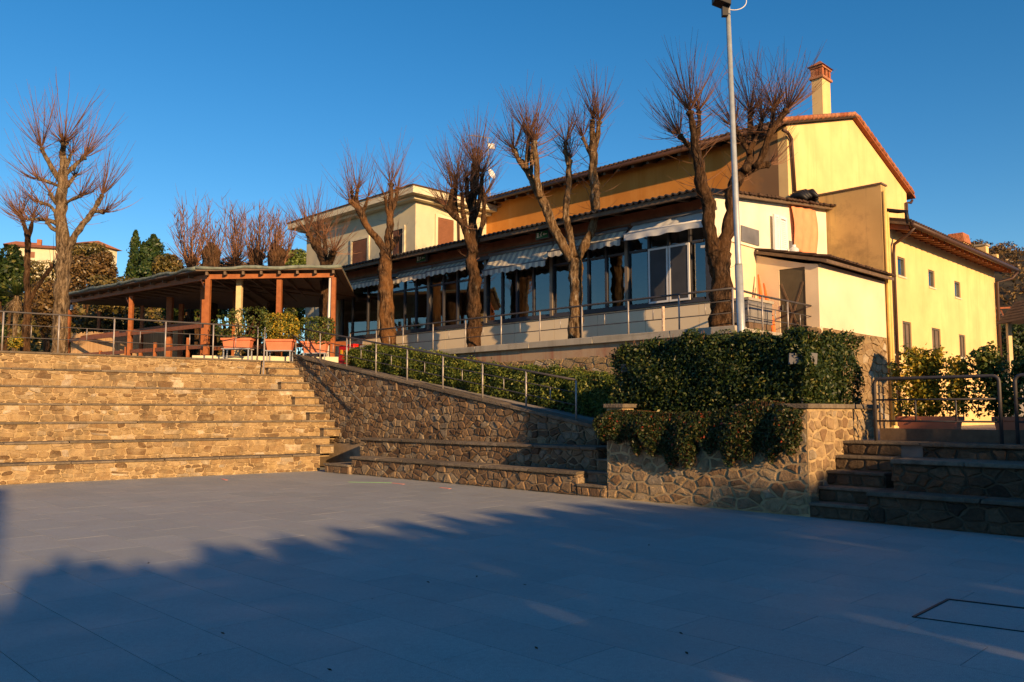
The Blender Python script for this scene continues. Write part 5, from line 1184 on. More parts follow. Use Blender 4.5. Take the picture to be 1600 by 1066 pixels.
# right side: plant boxes, plank and sparse hedge
MB().box(s_at(1372, 14.15), 2.5, 14.15, 14.2, 1.125, 1.32).build('plank', M['oldwood'], label='dark weathered plank lying on edge behind the right railing', cat='plank')
def pot2(xa, xb, t, lab):
    sa, sb = s_at(xa, t), s_at(xb, t); o = thing('plant_box', lab, 'plant box', W((sa + sb) / 2, t + .2, 1.13), group='terracotta plant boxes behind the right railing'); m = MB()
    zt_ = 1.52; R_ = [[W(sa + .08, t + .05, 1.13), W(sb - .08, t + .05, 1.13), W(sb - .08, t + .33, 1.13), W(sa + .08, t + .33, 1.13)], [W(sa + .03, t + .02, 1.45), W(sb - .03, t + .02, 1.45), W(sb - .03, t + .36, 1.45), W(sa + .03, t + .36, 1.45)], [W(sa, t, 1.455), W(sb, t, 1.455), W(sb, t + .38, 1.455), W(sa, t + .38, 1.455)], [W(sa, t, zt_), W(sb, t, zt_), W(sb, t + .38, zt_), W(sa, t + .38, zt_)], [W(sa + .04, t + .04, zt_), W(sb - .04, t + .04, zt_), W(sb - .04, t + .34, zt_), W(sa + .04, t + .34, zt_)]]
    for r_ in R_: m.v += [tuple(p) for p in r_]
    for k in range(4):
        for j in range(4): m.f.append((k * 4 + j, k * 4 + (j + 1) % 4, k * 4 + 4 + (j + 1) % 4, k * 4 + 4 + j))
    m.f.append((3, 2, 1, 0)); m.build('box', M['pot'], o, bev=.008); MB().box(sa + .05, sb - .05, t + .05, t + .33, 1.4, 1.5).build('soil', M['earth'], o)
pot2(1396, 1493, 14.3, 'terracotta plant box in full view behind the hooped railing'); pot2(1546, 1650, 14.3, 'terracotta plant box at the right edge, partly behind the railing post')
for (xa, xb, lb, sd, n) in ((1376, 1512, 'sparse yellow-green shrub screen with light showing through, behind the hooped railing', 8, 5600), (1500, 1720, 'shadier brown-green shrub screen running out of the picture at the right', 9, 9500)):
    sa, sb = s_at(xa, 14.5), s_at(xb, 14.5); o = thing('shrub_screen', lb, 'shrub', W((sa + sb) / 2, 14.5, 1.5)); rg = np.random.default_rng(sd); m = MB(); C = []
    for k in range(int((sb - sa) / .075)):
        s = sa + rg.random() * (sb - sa); h = .86 + .22 * rg.random() + .10 * math.sin(s * 6); p = W(s, 14.48 + .1 * rg.normal(), 1.5); l = Vector((rg.normal() * .16, rg.normal() * .12, 0)); q1, q = p + l * .5 + ZD * h * .5, p + l * 1.3 + ZD * h
        m.tube([p, q1, q], [.009, .006, .003], 4); nl = int(n / ((sb - sa) / .075))
        for j in range(nl): f = rg.random() ** .7; c = p.lerp(q1, f * 2) if f < .5 else q1.lerp(q, f * 2 - 1); C.append(tuple(c + Vector((rg.normal() * .07, rg.normal() * .06, rg.normal() * .04))))
    C = np.array(C); quads_obj('leaves', leafquads(C, rg.normal(0, 1, (len(C), 3)), .075, 1, .6), M['ybush' if sd == 8 else 'gbush'], o, kind='stuff'); m.build('stems', M['barkd'], o)

# ================================================================== POLLARDED TREES
def catmull(P, n=4):
    out = []
    for i in range(len(P) - 1):
        p0, p1, p2, p3 = P[max(i - 1, 0)], P[i], P[i + 1], P[min(i + 2, len(P) - 1)]
        for k in range(n):
            t = k / n; out.append(.5 * ((2 * p1) + (p2 - p0) * t + (2 * p0 - 5 * p1 + 4 * p2 - p3) * t * t + (3 * p1 - p0 - 3 * p2 + p3) * t ** 3))
    out.append(P[-1]); return out
def limb(name, P, R, mat, parent, rg, seg=10, knob=0):
    P4 = [np.array([*p, r]) for p, r in zip(P, R)]; Q = catmull(P4, 5); b = MB(); pts = [Vector(q[:3]) for q in Q]; rad = [max(.008, q[3]) for q in Q]
    if knob:
        d = (pts[-1] - pts[-2]).normalized(); r = rad[-1]
        kn = min(knob, 1.3)
        for f, k in ((.5, 1.05), (1.1, 1.15), (1.7, .9), (2.0, .4)): pts.append(pts[-1] + d * r * .5); rad.append(min(r * k * kn, r + .05))
    b.tube(pts, rad, seg)
    for i in range(len(b.v)):
        v = Vector(b.v[i]); k = i // seg; c = pts[min(k, len(pts) - 1)]; o = v - c
        f = 1 + .13 * math.sin(v.z * 9 + v.x * 11) + .10 * math.sin(v.z * 23 + v.y * 17) + rg.uniform(-.06, .06); b.v[i] = tuple(c + o * f)
    b.build(name, mat, parent, smooth=True); return pts
def shoots(m, p, d, n, L, rg, r0=.011, spread=.74, up=.95, sub=.45, lmin=.35):
    for _ in range(n):
        v = Vector((rg.gauss(0, 1), rg.gauss(0, 1), rg.gauss(0, 1))).normalized() * spread + d
        v.z = v.z + .25 if v.z > -.5 else v.z * .3
        v.normalize(); l = L * rg.uniform(lmin, 1.25) * (.75 + .35 * max(0, v.z)); q = Vector(p) + v * .05; pts = [q]; k = 5; w_ = Vector((rg.gauss(0, 1), rg.gauss(0, 1), 0)) * .06
        for i in range(k):
            v = (v + Vector((0, 0, up / k * (1 - max(0, v.z)) * 1.6)) + w_ * rg.uniform(-.5, 1)).normalized(); q = q + v * (l / k); pts.append(q)
        r = r0 * rg.uniform(.7, 1.25); m.tube(pts, [r, r * .85, r * .7, r * .55, r * .4, r * .22], 3, False)
        if rg.random() < sub:
            i = rg.choice((2, 3)); a = pts[i]; dv = (pts[i + 1] - pts[i]).normalized() + Vector((rg.gauss(0, .4), rg.gauss(0, .4), .1)); dv.normalize(); m.tube([a, a + dv * l * .2, a + dv * l * .38 + ZD * .04], [r * .5, r * .38, r * .15], 3, False)
def pollard(label, Y, trunk, limbs, zbase, L=1.5, n=22, mat='bark', tw='twig', seed=0, r0=.011, side=5, group='pollarded plane trees', lowshoots=0, downside=.0, zjit=.55):
    rg = random.Random(seed); k = Y / F
    tp_ = [on(x, y, Y=Y) for x, y, w_ in trunk]; tr_ = [w_ / 2 * k for x, y, w_ in trunk]
    b0 = Vector((tp_[0].x, tp_[0].y, zbase)); o = thing('pollard_tree', label, 'tree', b0, group)
    limb('trunk', [b0 - ZD * .15, b0.lerp(tp_[0], .5)] + tp_, [tr_[0] * 1.3, tr_[0] * 1.08] + tr_, M[mat], o, rg, 14)
    m = MB()
    for li, (nodes, knob, nn, LL) in enumerate(limbs):
        off = rg.uniform(-zjit, zjit); tot = len(nodes) - 1; P = [on(x, y, Y=Y + off * (i / tot)) for i, (x, y, w_) in enumerate(nodes)]; R = [w_ / 2 * k for x, y, w_ in nodes]
        pts = limb('branch', P, R, M[mat], o, rg, 10, knob)
        d = (pts[-1] - pts[-4]).normalized(); shoots(m, pts[-2], d * .8, int(nn * n / 22), L * LL, rg, r0)
        for j in range(int(side * 1.7 * nn / 22)):
            i = rg.randrange(len(pts) // 3, len(pts)); shoots(m, pts[i], Vector((rg.gauss(0, .7), rg.gauss(0, .7), .1 - downside)), 2, L * LL * .85, rg, r0 * .8, .6, .45)
    for j in range(lowshoots):
        c = tp_[-1].lerp(tp_[-2], rg.random()); shoots(m, c, Vector((rg.gauss(0, 1), rg.gauss(0, 1), .1)), 3, L * .6, rg, r0 * .8)
    m.build('twigs', M[tw], o, kind='stuff'); return o
pollard('tallest pollarded tree at the far left, pale trunk with many stubby side branches', 25.0,
    [(92, 548, 23), (96, 470, 21), (99, 420, 21), (100, 390, 21), (95, 345, 17), (97, 300, 16), (99, 268, 13), (98, 240, 9)],
    [([(98, 242, 9), (99, 226, 8)], 1.5, 34, 1.25), ([(103, 398, 12), (112, 378, 11), (120, 364, 10), (130, 350, 9), (143, 334, 8), (153, 317, 7), (158, 308, 6)], 1.4, 30, 1.1), ([(137, 340, 7), (147, 331, 6), (158, 331, 6)], 1.4, 20, 1),
     ([(94, 352, 9), (78, 345, 7), (62, 343, 5), (46, 343, 4)], 1.3, 18, .9), ([(94, 362, 8), (82, 357, 7), (76, 350, 6)], 1.3, 12, .8), ([(95, 340, 8), (86, 330, 6), (77, 321, 5), (67, 318, 5)], 1.3, 16, 1), ([(95, 322, 8), (86, 316, 7), (80, 306, 6)], 1.3, 16, 1),
     ([(98, 294, 7), (85, 288, 5), (72, 283, 5), (63, 280, 5)], 1.3, 20, 1.1), ([(97, 286, 9), (86, 272, 8), (79, 258, 7), (72, 246, 6), (67, 235, 6)], 1.5, 32, 1.2), ([(102, 293, 8), (110, 284, 6), (116, 276, 5)], 1.3, 16, 1),
     ([(102, 272, 8), (112, 264, 7), (121, 255, 6), (129, 248, 6)], 1.5, 30, 1.2), ([(102, 318, 6), (112, 312, 5), (124, 307, 5)], 1.4, 18, 1.1), ([(103, 262, 6), (108, 250, 5), (110, 244, 5)], 1.2, 14, 1.1)], 3.14, 1.35, 26, 'bark_l', 'twig', 1, .012, 4)
pollard('slim pollarded tree at the left edge with a low forked side branch', 27.0, [(39.5, 546, 14), (42, 500, 11), (43, 478, 10), (42, 430, 9), (43, 398, 9), (43.5, 372, 8)],
    [([(44, 375, 8), (40, 358, 7), (34, 342, 6)], 1.5, 30, 1), ([(44, 375, 7), (48, 358, 6), (51, 345, 5)], 1.5, 24, .9), ([(42, 362, 5), (38, 350, 4), (32, 338, 4)], 1.3, 16, .9), ([(44, 480, 8), (52, 460, 6), (66, 437, 6), (81, 417, 6)], 1.2, 5, .6)], 3.14, 1.3, 22, 'barkd', 'twig', 2, .012, 5)
pollard('dark knobbly pollard rising behind the pergola roof before the cream house', 27.6, [(508, 540, 20), (509, 480, 20), (511, 440, 20), (511, 418, 20)],
    [([(511, 420, 17), (503, 398, 14), (492, 382, 12), (484, 369, 8)], 1.2, 34, 1.05), ([(498, 388, 9), (497, 370, 7), (496, 360, 6)], 1.2, 26, 1), ([(512, 418, 14), (517, 403, 12), (520, 396, 9)], 1.1, 26, .9), ([(508, 400, 9), (508, 384, 7), (507, 372, 6)], 1.2, 26, .9)], 3.14, 1.45, 22, 'barkd', 'twig', 3, .012, 7, lowshoots=3)
tY = lambda x: on(x, 540, t=16.85).y
pollard('mossy two-armed pollard before the left end of the restaurant', tY(607), [(608, 545, 24), (604, 480, 23), (602, 440, 22), (602, 412, 21), (604, 391, 18)],
    [([(603, 394, 15), (596, 382, 12), (586, 369, 11), (575, 356, 10), (567, 341, 11), (560, 327, 11), (551, 318, 8)], 1.1, 14, .95), ([(559, 330, 9), (557, 314, 7), (558, 300, 6)], 1.2, 20, 1), ([(556, 324, 7), (551, 312, 6), (550, 302, 5)], 1.2, 14, .9), ([(566, 338, 6), (571, 322, 5), (574, 311, 4)], 1.2, 12, .9),
     ([(606, 392, 15), (608, 366, 13), (610, 340, 11), (611, 313, 9), (611, 292, 7)], 1.2, 24, 1.1), ([(611, 330, 8), (618, 314, 7), (620, 299, 6)], 1.2, 20, 1), ([(610, 345, 6), (604, 326, 5), (602, 310, 4)], 1.2, 14, .9), ([(606, 388, 12), (613, 382, 11), (618, 376, 10)], 1.0, 6, .5)], 3.14, 1.4, 22, 'bark', 'twig', 4, .011, 5)
pollard('dense dark many-stubbed pollard, second in front of the restaurant windows', tY(738), [(740, 542, 24), (741, 500, 23), (740, 472, 21), (741, 430, 20), (736, 405, 16), (738, 392, 16)],
    [([(738, 396, 15), (731, 372, 11), (722, 350, 9), (710, 338, 9), (700, 327, 8)], 1.1, 20, .9), ([(704, 332, 9), (703, 318, 8), (706, 300, 6)], 1.2, 22, 1), ([(712, 338, 9), (711, 312, 8), (712, 286, 7)], 1.2, 26, 1.05), ([(739, 396, 16), (739, 356, 14), (739, 320, 13), (740, 290, 12), (741, 264, 10)], 1.1, 34, 1.1),
     ([(741, 340, 10), (748, 318, 8), (752, 292, 7), (753, 276, 6)], 1.2, 24, 1), ([(740, 388, 12), (748, 368, 9), (755, 345, 8), (756, 324, 7), (757, 308, 6)], 1.2, 24, .95), ([(738, 334, 10), (731, 308, 9), (729, 284, 7)], 1.2, 24, 1), ([(741, 310, 10), (745, 285, 8), (747, 262, 6)], 1.2, 20, 1), ([(730, 366, 8), (724, 334, 8), (722, 306, 6)], 1.2, 20, .95)], 3.14, 1.35, 30, 'barkd', 'twig', 5, .011, 7, lowshoots=4)
pollard('three-armed pollard with a whitish blotched trunk in the middle of the restaurant front', tY(893), [(898, 530, 23), (900, 490, 22), (900, 455, 20), (900, 425, 22), (898, 405, 21)],
    [([(893, 408, 15), (884, 392, 16), (874, 372, 16), (862, 348, 15), (852, 324, 15), (840, 300, 14), (829, 275, 11), (817, 257, 10)], 1.1, 12, .9), ([(820, 262, 9), (811, 250, 8), (805, 237, 7)], 1.3, 28, 1), ([(822, 264, 9), (824, 244, 8), (826, 220, 6)], 1.2, 26, 1.1), ([(843, 308, 12), (840, 284, 10), (838, 255, 9), (836, 226, 7)], 1.2, 28, 1.05), ([(829, 276, 8), (831, 250, 7), (832, 228, 6)], 1.2, 22, 1.05),
     ([(898, 402, 15), (893, 378, 12), (887, 352, 11), (884, 325, 11), (888, 300, 10), (889, 276, 10), (889, 256, 9)], 1.2, 26, .95), ([(888, 258, 8), (884, 240, 7), (884, 226, 6)], 1.2, 20, .95),
     ([(903, 402, 15), (912, 386, 14), (921, 368, 13), (929, 342, 13), (930, 303, 16), (927, 270, 14), (927, 235, 13), (925, 205, 9), (926, 192, 7)], 1.2, 34, 1.0), ([(928, 240, 9), (933, 218, 8), (936, 195, 7)], 1.3, 26, 1), ([(926, 250, 7), (918, 232, 5), (912, 218, 5)], 1.2, 16, .9)], 3.14, 1.25, 27, 'barkw', 'twig', 6, .011, 6)
pollard('largest forked pollard before the right corner of the restaurant, beside the light pole', tY(1128), [(1126, 514, 36), (1127, 470, 34), (1126, 423, 32), (1121, 392, 33)],
    [([(1116, 398, 26), (1111, 372, 22), (1107, 340, 20), (1106, 318, 22), (1098, 292, 21), (1092, 262, 17), (1087, 232, 14), (1083, 205, 11), (1079, 180, 8)], 1.3, 40, 1.1), ([(1090, 250, 11), (1080, 232, 9), (1066, 216, 8)], 1.3, 28, 1), ([(1086, 225, 9), (1092, 200, 8), (1092, 178, 6)], 1.2, 28, 1),
     ([(1129, 396, 24), (1135, 366, 20), (1143, 330, 20), (1144, 300, 20), (1152, 280, 20), (1166, 266, 17), (1182, 262, 12), (1196, 258, 9)], 1.1, 16, .8), ([(1163, 268, 15), (1172, 250, 13), (1170, 228, 12), (1172, 204, 10), (1173, 180, 8)], 1.3, 38, 1.1), ([(1180, 262, 11), (1193, 240, 11), (1202, 210, 10), (1214, 192, 9), (1226, 176, 8)], 1.3, 36, 1.05), ([(1203, 208, 9), (1207, 188, 8), (1209, 172, 7)], 1.2, 30, 1), ([(1172, 240, 9), (1160, 222, 8), (1150, 202, 7)], 1.2, 30, 1), ([(1170, 236, 8), (1184, 212, 8), (1190, 190, 7)], 1.2, 28, 1)], 3.14, 1.25, 32, 'barkd', 'twig', 7, .0105, 9, lowshoots=2)
# bare multi-stemmed trees beyond the pergola
def fan_tree(x, yb, yt, spread, n, Y, label, seed, head=16, lean=0):
    rg = random.Random(seed); k = Y / F; base = on(x, yb, Y=Y); b0 = Vector((base.x, base.y, 3.14)); o = thing('bare_tree', label, 'tree', b0, 'bare multi-stemmed trees beyond the pergola')
    limb('trunk', [b0, b0.lerp(base, .6), base], [head * .5 * k, head * .42 * k, head * .55 * k], M['barkd'], o, rg, 10, .9); m = MB(); H = (yb - yt) * k
    for i in range(n):
        a = rg.uniform(0, 2 * PI); f = math.sqrt(rg.random()); d = Vector((math.cos(a) * f * spread + lean, math.sin(a) * f * spread, 1)); L = H * rg.uniform(.6, .95); pts = [base + Vector((rg.uniform(-.2, .2), 0, -.2))]; dd = Vector((d.x * 1.5, d.y * 1.5, 1))
        for j in range(6):
            dd = dd.lerp(Vector((d.x * .35, d.y * .35, 1)), .3) + Vector((rg.gauss(0, .07), rg.gauss(0, .07), 0)); pts.append(pts[-1] + dd.normalized() * L / 6)
        r = rg.uniform(.02, .045); m.tube(pts, [r, r * .85, r * .68, r * .5, r * .35, r * .22, r * .1], 4, False)
        for j in range(12):
            q = rg.randrange(1, 6); p = pts[q].lerp(pts[q + 1], rg.random()); dv = Vector((rg.gauss(0, .55), rg.gauss(0, .55), 1)).normalized(); l = H * rg.uniform(.12, .35) * (1 - q * .09); m.tube([p, p + dv * l * .5, p + dv * l + ZD * l * .12], [r * .4, r * .28, r * .1], 3, False)
    shoots(m, base, Vector((0, 0, .3)), 90, H * .4, rg, .016, 1)
    m.build('twigs', M['twig'], o, kind='stuff')
fan_tree(300, 416, 284, .5, 22, 37, 'wide fan-shaped bare tree, leftmost beyond the pergola roof', 11)
fan_tree(330, 408, 312, .45, 16, 34, 'low knobbly bare tree with a thick head, second beyond the pergola roof', 12, 26)
fan_tree(368, 412, 290, .32, 18, 38, 'narrow upright bare tree in the middle of the group beyond the pergola', 13, 12)
fan_tree(400, 412, 300, .42, 22, 35, 'bushy bare tree with a rusty base right of the narrow one', 14, 22)
fan_tree(432, 412, 300, .45, 24, 33, 'bare tree with thick pale stubs, nearest the cream house', 15, 26)

# ================================================================== HILLS, SHRUBS AND HOUSES BEYOND
def hz_(x, y):
    px = x / max(y, 1) ; f = min(1, max(0, (-px - .27) / .22)); f = f * f * (3 - 2 * f)
    g = min(1, max(0, (y - 40) / 75)); g2 = min(1, max(0, (y - 40) / 40)); far = max(0, min(1, (y - 115) / 150))
    return 3.0 + 15.5 * g * f + 2.0 * g2 * (1 - f) + 1.2 * math.sin(x * .13) * g * f + .8 * math.sin(y * .21 + x * .07) * g * f - far * 12 * f
m = MB(); xs = [-220 + i * 5 for i in range(50)]; ys = [39.5 + j * 5 for j in range(48)]
for y in ys:
    for x in xs: m.v.append((x, y, hz_(x, y) if y > 40 else 2.9))
for j in range(len(ys) - 1):
    for i in range(len(xs) - 1):
        if xs[i] < 8 + ys[j] * .1: q = j * len(xs) + i; m.f.append((q, q + 1, q + len(xs) + 1, q + len(xs)))
m.build('left_hillside', M['grassland'], kind='structure', smooth=True)
rg = np.random.default_rng(44); Q = []
for k in range(420):    # scrub covering the hillside
    y = 44 + 75 * rg.random(); x = -y * (.28 + .5 * rg.random()); 
    if abs(x / y + .53) < .10 and y > 85: continue
    z = hz_(x, y); r = rg.uniform(1.0, 2.3); Q.append(blob_leaves((x, y, z + r * .5), (r * 1.2, r * 1.2, r * .9), 150, .42, seed=k))
quads_obj('hillside_scrub', np.concatenate(Q), M['olive'], kind='stuff', label='olive brown scrub covering the hillside at the left', cat='scrub')
def hillhouse(x, yb, Y, wx, d, h, label, yaw, chim=True):
    c = on(x, yb, Y=Y); o = thing('hill_house', label, 'house', c); ca, sa_ = math.cos(yaw), math.sin(yaw); ex, ey = Vector((ca, sa_, 0)), Vector((-sa_, ca, 0)); b = c - ZD * 3
    MB().obox(b - ex * wx / 2 - ey * d / 2, ex * wx, ey * d, ZD * (h + 3)).build('wall', M['cream'], o)
    p = c + ZD * h; m = MB(); e = .5; A = [p - ex * (wx / 2 + e) - ey * (d / 2 + e), p + ex * (wx / 2 + e) - ey * (d / 2 + e), p + ex * (wx / 2 + e) + ey * (d / 2 + e), p - ex * (wx / 2 + e) + ey * (d / 2 + e)]; r0_, r1_ = p - ex * wx * .3 + ZD * .9, p + ex * wx * .3 + ZD * .9
    m.poly([A[0], A[1], r1_, r0_]); m.poly([A[2], A[3], r0_, r1_]); m.poly([A[1], A[2], r1_]); m.poly([A[3], A[0], r0_]); m.poly([A[3], A[2], A[1], A[0]]); rf = m.build('roof', M['tile'], o)
    if chim: MB().obox(r0_ - ZD * .6, ex * .5, ey * .5, ZD * 1.3).build('chimney', M['tile'], rf)
    for k in range(int(wx / 2.8)):
        q = c - ex * (wx / 2 - 1.2 - k * 2.7) - ey * (d / 2 + .04) + ZD * (h - 1.2); MB().obox(q, ex * .5, ey * .05, ZD * .7).build('window', M['shutter'], o)
hillhouse(84, 416, 100, 6.5, 6, 1.6, 'cream hill house with a low red roof left of the tall bare tree', .35); hillhouse(141, 405, 108, 4, 5, 1.5, 'cream hill house half hidden right of the tall bare tree trunk', -.3, False)
hillhouse(40, 404, 108, 4, 4, 1.3, 'pale hill house farthest left, mostly behind trees', .5, False)
def treeblob(px, py, Y, rx, rz, n, size, mat, label, seed, name='shrub', cat='shrub', base=None, lump=.45, stems=3, ry=None):
    c = on(px, py, Y=Y); k = Y / F; r = (rx * k, (ry or rx) * k, rz * k)
    o = thing(name, label, cat, (c.x, c.y, base if base is not None else 3.1)); Q = [blob_leaves(c, r, n // 2, size, lump=lump, seed=seed)]; rg = random.Random(seed)
    for j in range(9):
        a = rg.uniform(0, 2 * PI); e = rg.uniform(-.6, 1); cc_ = (c.x + math.cos(a) * r[0] * .65, c.y + math.sin(a) * r[1] * .65, c.z + e * r[2] * .62); f = rg.uniform(.3, .5); Q.append(blob_leaves(cc_, (r[0] * f, r[1] * f, r[2] * f), n // 18, size, lump=.5, seed=seed + j + 1))
    quads_obj('leaves', np.concatenate(Q), M[mat], o, kind='stuff'); zb = base if base is not None else 3.1; m = MB()
    for j in range(stems): a = rg.uniform(-.4, .4); m.tube([(c.x + a * .5, c.y, zb), (c.x + a, c.y, (zb + c.z) / 2), (c.x + a * 3, c.y, c.z + r[2] * .4)], [.12, .09, .03], 6)
    m.build('trunk', M['barkd'], o); return o
def conifer(px, yt, yb, Y, w_, label, seed, mat='conif'):
    top, bot = on(px, yt, Y=Y), on(px, yb, Y=Y); H = top.z - bot.z; r = w_ * Y / F / 2; rg = np.random.default_rng(seed); o = thing('conifer', label, 'conifer', (bot.x, bot.y, 3.1)); C = []; Nn_ = []
    for k in range(46):
        f = rg.random() ** .8; a = rg.uniform(0, 2 * PI); rr_ = r * (1 - f) ** .6 * rg.uniform(.35, 1); c = np.array((bot.x + math.cos(a) * rr_, bot.y + math.sin(a) * rr_, bot.z + H * f * .9)); n = 110; t = rg.random(n)
        C.append(c + np.stack([rg.normal(0, .2 * r, n) * (1 - t), rg.normal(0, .2 * r, n) * (1 - t), t * H * .2], 1)); Nn_.append(np.tile((math.cos(a), math.sin(a), .4), (n, 1)))
    C = np.concatenate(C); quads_obj('needles', leafquads(C, np.concatenate(Nn_), .26, .6, .45), M[mat], o, kind='stuff')
    MB().tube([(bot.x, bot.y, 3.0), (bot.x, bot.y, bot.z + H * .7)], [.2, .05], 7).build('trunk', M['barkd'], o)
conifer(208, 366, 470, 62, 30, 'slim pointed evergreen left of the broad one on the skyline', 51); conifer(236, 376, 480, 58, 74, 'broad dark evergreen standing on the skyline beyond the pergola', 52); conifer(222, 385, 480, 56, 50, 'lower dark evergreen in front of the pair on the skyline', 53)
treeblob(12, 432, 48, 34, 52, 5200, .26, 'hedge', 'tall dark green broadleaf tree at the left edge', 61, 'broadleaf_tree', 'tree')
treeblob(140, 425, 55, 42, 36, 4200, .25, 'rust', 'brown oak scrub just right of the tall bare trunk', 62)
treeblob(85, 480, 40, 34, 46, 4200, .2, 'rust', 'orange-brown bush behind the tall bare trunk', 63)
treeblob(180, 460, 50, 46, 34, 4200, .22, 'olive', 'olive coloured bush above the left end of the pergola', 64)
treeblob(262, 425, 46, 26, 32, 2600, .22, 'olive', 'golden olive bush right of the dark evergreen', 65)
treeblob(462, 410, 52, 32, 22, 3600, .24, 'pine', 'rounded green pine crown beside the cream house', 66, 'pine_tree', 'tree')
treeblob(300, 480, 40, 60, 34, 4200, .2, 'gbush', 'dark green thicket seen through the pergola', 67)
treeblob(430, 490, 38, 60, 36, 4200, .2, 'gbush', 'dark green thicket under the right part of the pergola roof', 68)
treeblob(365, 440, 42, 70, 34, 4400, .2, 'rust', 'rusty undergrowth at the feet of the bare trees', 69)
treeblob(180, 515, 38, 70, 26, 3800, .2, 'olive', 'low olive thicket behind the reed screen', 70)
treeblob(22, 535, 26, 14, 10, 900, .08, 'ybush', 'small yellow-green bush on the terrace at the left edge', 71, base=3.1)
treeblob(0, 528, 27, 10, 26, 2200, .08, 'hedge', 'clipped dark evergreen column at the far left edge of the terrace', 72, base=3.1, lump=.1)
treeblob(62, 428, 62, 60, 22, 3600, .24, 'olive', 'olive scrub below the left hill house', 75)
treeblob(140, 395, 70, 40, 14, 1600, .28, 'olive', 'scrubby tree top below the right hill house', 73, base=8)
# yucca with its dry skirt
yc = on(26, 462, Y=30); yo = thing('yucca', 'yucca with spiky head over a skirt of dry leaves at the left edge', 'yucca', (yc.x, yc.y, 3.1)); rg = random.Random(8)
MB().tube([(yc.x, yc.y, 3.0), (yc.x, yc.y, yc.z)], [.07, .09], 8).build('trunk', M['bark_l'], yo)
for nm, mt, n, e0, e1, L in (('spiky_leaves', 'gbush', 170, -.1, 1.3, .75), ('dry_skirt', 'reed', 150, -1.4, -.7, .8)):
    m = MB()
    for k in range(n):
        a = rg.uniform(0, 2 * PI); e = rg.uniform(e0, e1); d = Vector((math.cos(a) * math.cos(e), math.sin(a) * math.cos(e), math.sin(e))); s_ = d.cross(ZD).normalized() * .02; c = Vector(yc) - ZD * (0 if e0 > -1 else .05); q = c + d * L * rg.uniform(.7, 1) - ZD * .06; mm = c.lerp(q, .5) + ZD * .03; m.poly([c - s_, mm - s_ * 1.2, q, mm + s_ * 1.2, c + s_])
    m.build(nm, M[mt] if mt != 'reed' else M['bark_l'], yo, kind='stuff')
# dark wooded hill at the right
m = MB(); nx = 40
for j in range(14):
    for i in range(nx + 1):
        u, v = i / nx, j / 13; x = 60 + u * 420; y = 170 + v * 200; h = 64 * (v ** .7) * (1 + .25 * math.sin(u * 5 + .6)) + 2 * math.sin(u * 37 + v * 9) * v + 1.5 * math.sin(u * 71) * v; m.v.append((x, y, h))
for j in range(13):
    for i in range(nx): q = j * (nx + 1) + i; m.f.append((q, q + 1, q + nx + 2, q + nx + 1))
m.build('right_hill', M['hillmat'], kind='structure', smooth=True)
rg = np.random.default_rng(77); Q = []
for k in range(260):
    v = rg.random() ** .8; u = rg.random() * .5; x = 60 + u * 420; y = 170 + v * 200
    if x / y > .75 or x / y < .5: continue
    h = 64 * (v ** .7) * (1 + .25 * math.sin(u * 5 + .6)); r = rg.uniform(2.5, 5); Q.append(blob_leaves((x, y, h + r * .4), (r, r, r * .8), 130, 1.1, seed=900 + k))
quads_obj('hill_forest', np.concatenate(Q), M['rust'], kind='stuff', label='far brown and green woodland on the dark hill at the right', cat='woodland')
# kiosk at the right edge
kz = on(1600, 498, Y=19).z; kc = on(1618, 470, Y=19.6); ko = thing('wooden_kiosk', 'small wooden kiosk with shingled pyramid roof cut off by the right edge', 'kiosk', (kc.x, kc.y + .2, 1.12))
hw_ = .62; tz = on(1600, 463, Y=19).z; m = MB(); th = .3; nrow = 7
for k in range(nrow):
    f0, f1 = k / nrow, (k + 1) / nrow; r0_, r1_ = hw_ + (th - hw_) * f0, hw_ + (th - hw_) * f1 + .0; z0, z1 = kz + (tz - kz) * f0, kz + (tz - kz) * f1
    m.quadbox([(kc.x - r0_, kc.y - r0_, z0), (kc.x + r0_, kc.y - r0_, z0), (kc.x + r0_, kc.y + r0_, z0), (kc.x - r0_, kc.y + r0_, z0), (kc.x - r1_ - .0, kc.y - r1_, z1 - .01), (kc.x + r1_, kc.y - r1_, z1 - .01), (kc.x + r1_, kc.y + r1_, z1 - .01), (kc.x - r1_, kc.y + r1_, z1 - .01)])
m.build('shingled_roof', M['oldwood'], ko)
MB().tube([(kc.x - .28, kc.y - .3, tz + .0), (kc.x + .3, kc.y - .3, tz + .0)], .1, 8).build('ridge_tile', M['tile'], ko, smooth=True)
for dx in (-.42, .42):
    for dy in (-.42, .42): MB().bar((kc.x + dx, kc.y + dy, 1.12), (kc.x + dx, kc.y + dy, kz), .09).build('post', M['polewood'], ko)
# small red slatted roof behind
c = on(1572, 490, Y=40); so = thing('slatted_canopy', 'low red-brown slatted canopy seen past the end of the yellow wing', 'canopy', (c.x, c.y, 1.1))
for k in range(7): p = Vector((c.x - 1.2 + k * .42, c.y - .5, c.z - .35)); MB().bar(p, p + Vector((.35, .9, .55)), .07, .05).build('slat', M['pwood'], so)
MB().bar((c.x - 1.4, c.y + .4, c.z + .25), (c.x + 2.2, c.y + .4, c.z + .42), .08).build('beam', M['tile'], so)
for dx in (-1.2, 1.9): MB().bar((c.x + dx, c.y + .4, 1.1), (c.x + dx, c.y + .4, c.z + .3), .1).build('post', M['oldwood'], so)
treeblob(1578, 540, 44, 34, 40, 3000, .2, 'hedge', 'dark shrubbery filling the gap right of the yellow wing', 74, base=1.1)

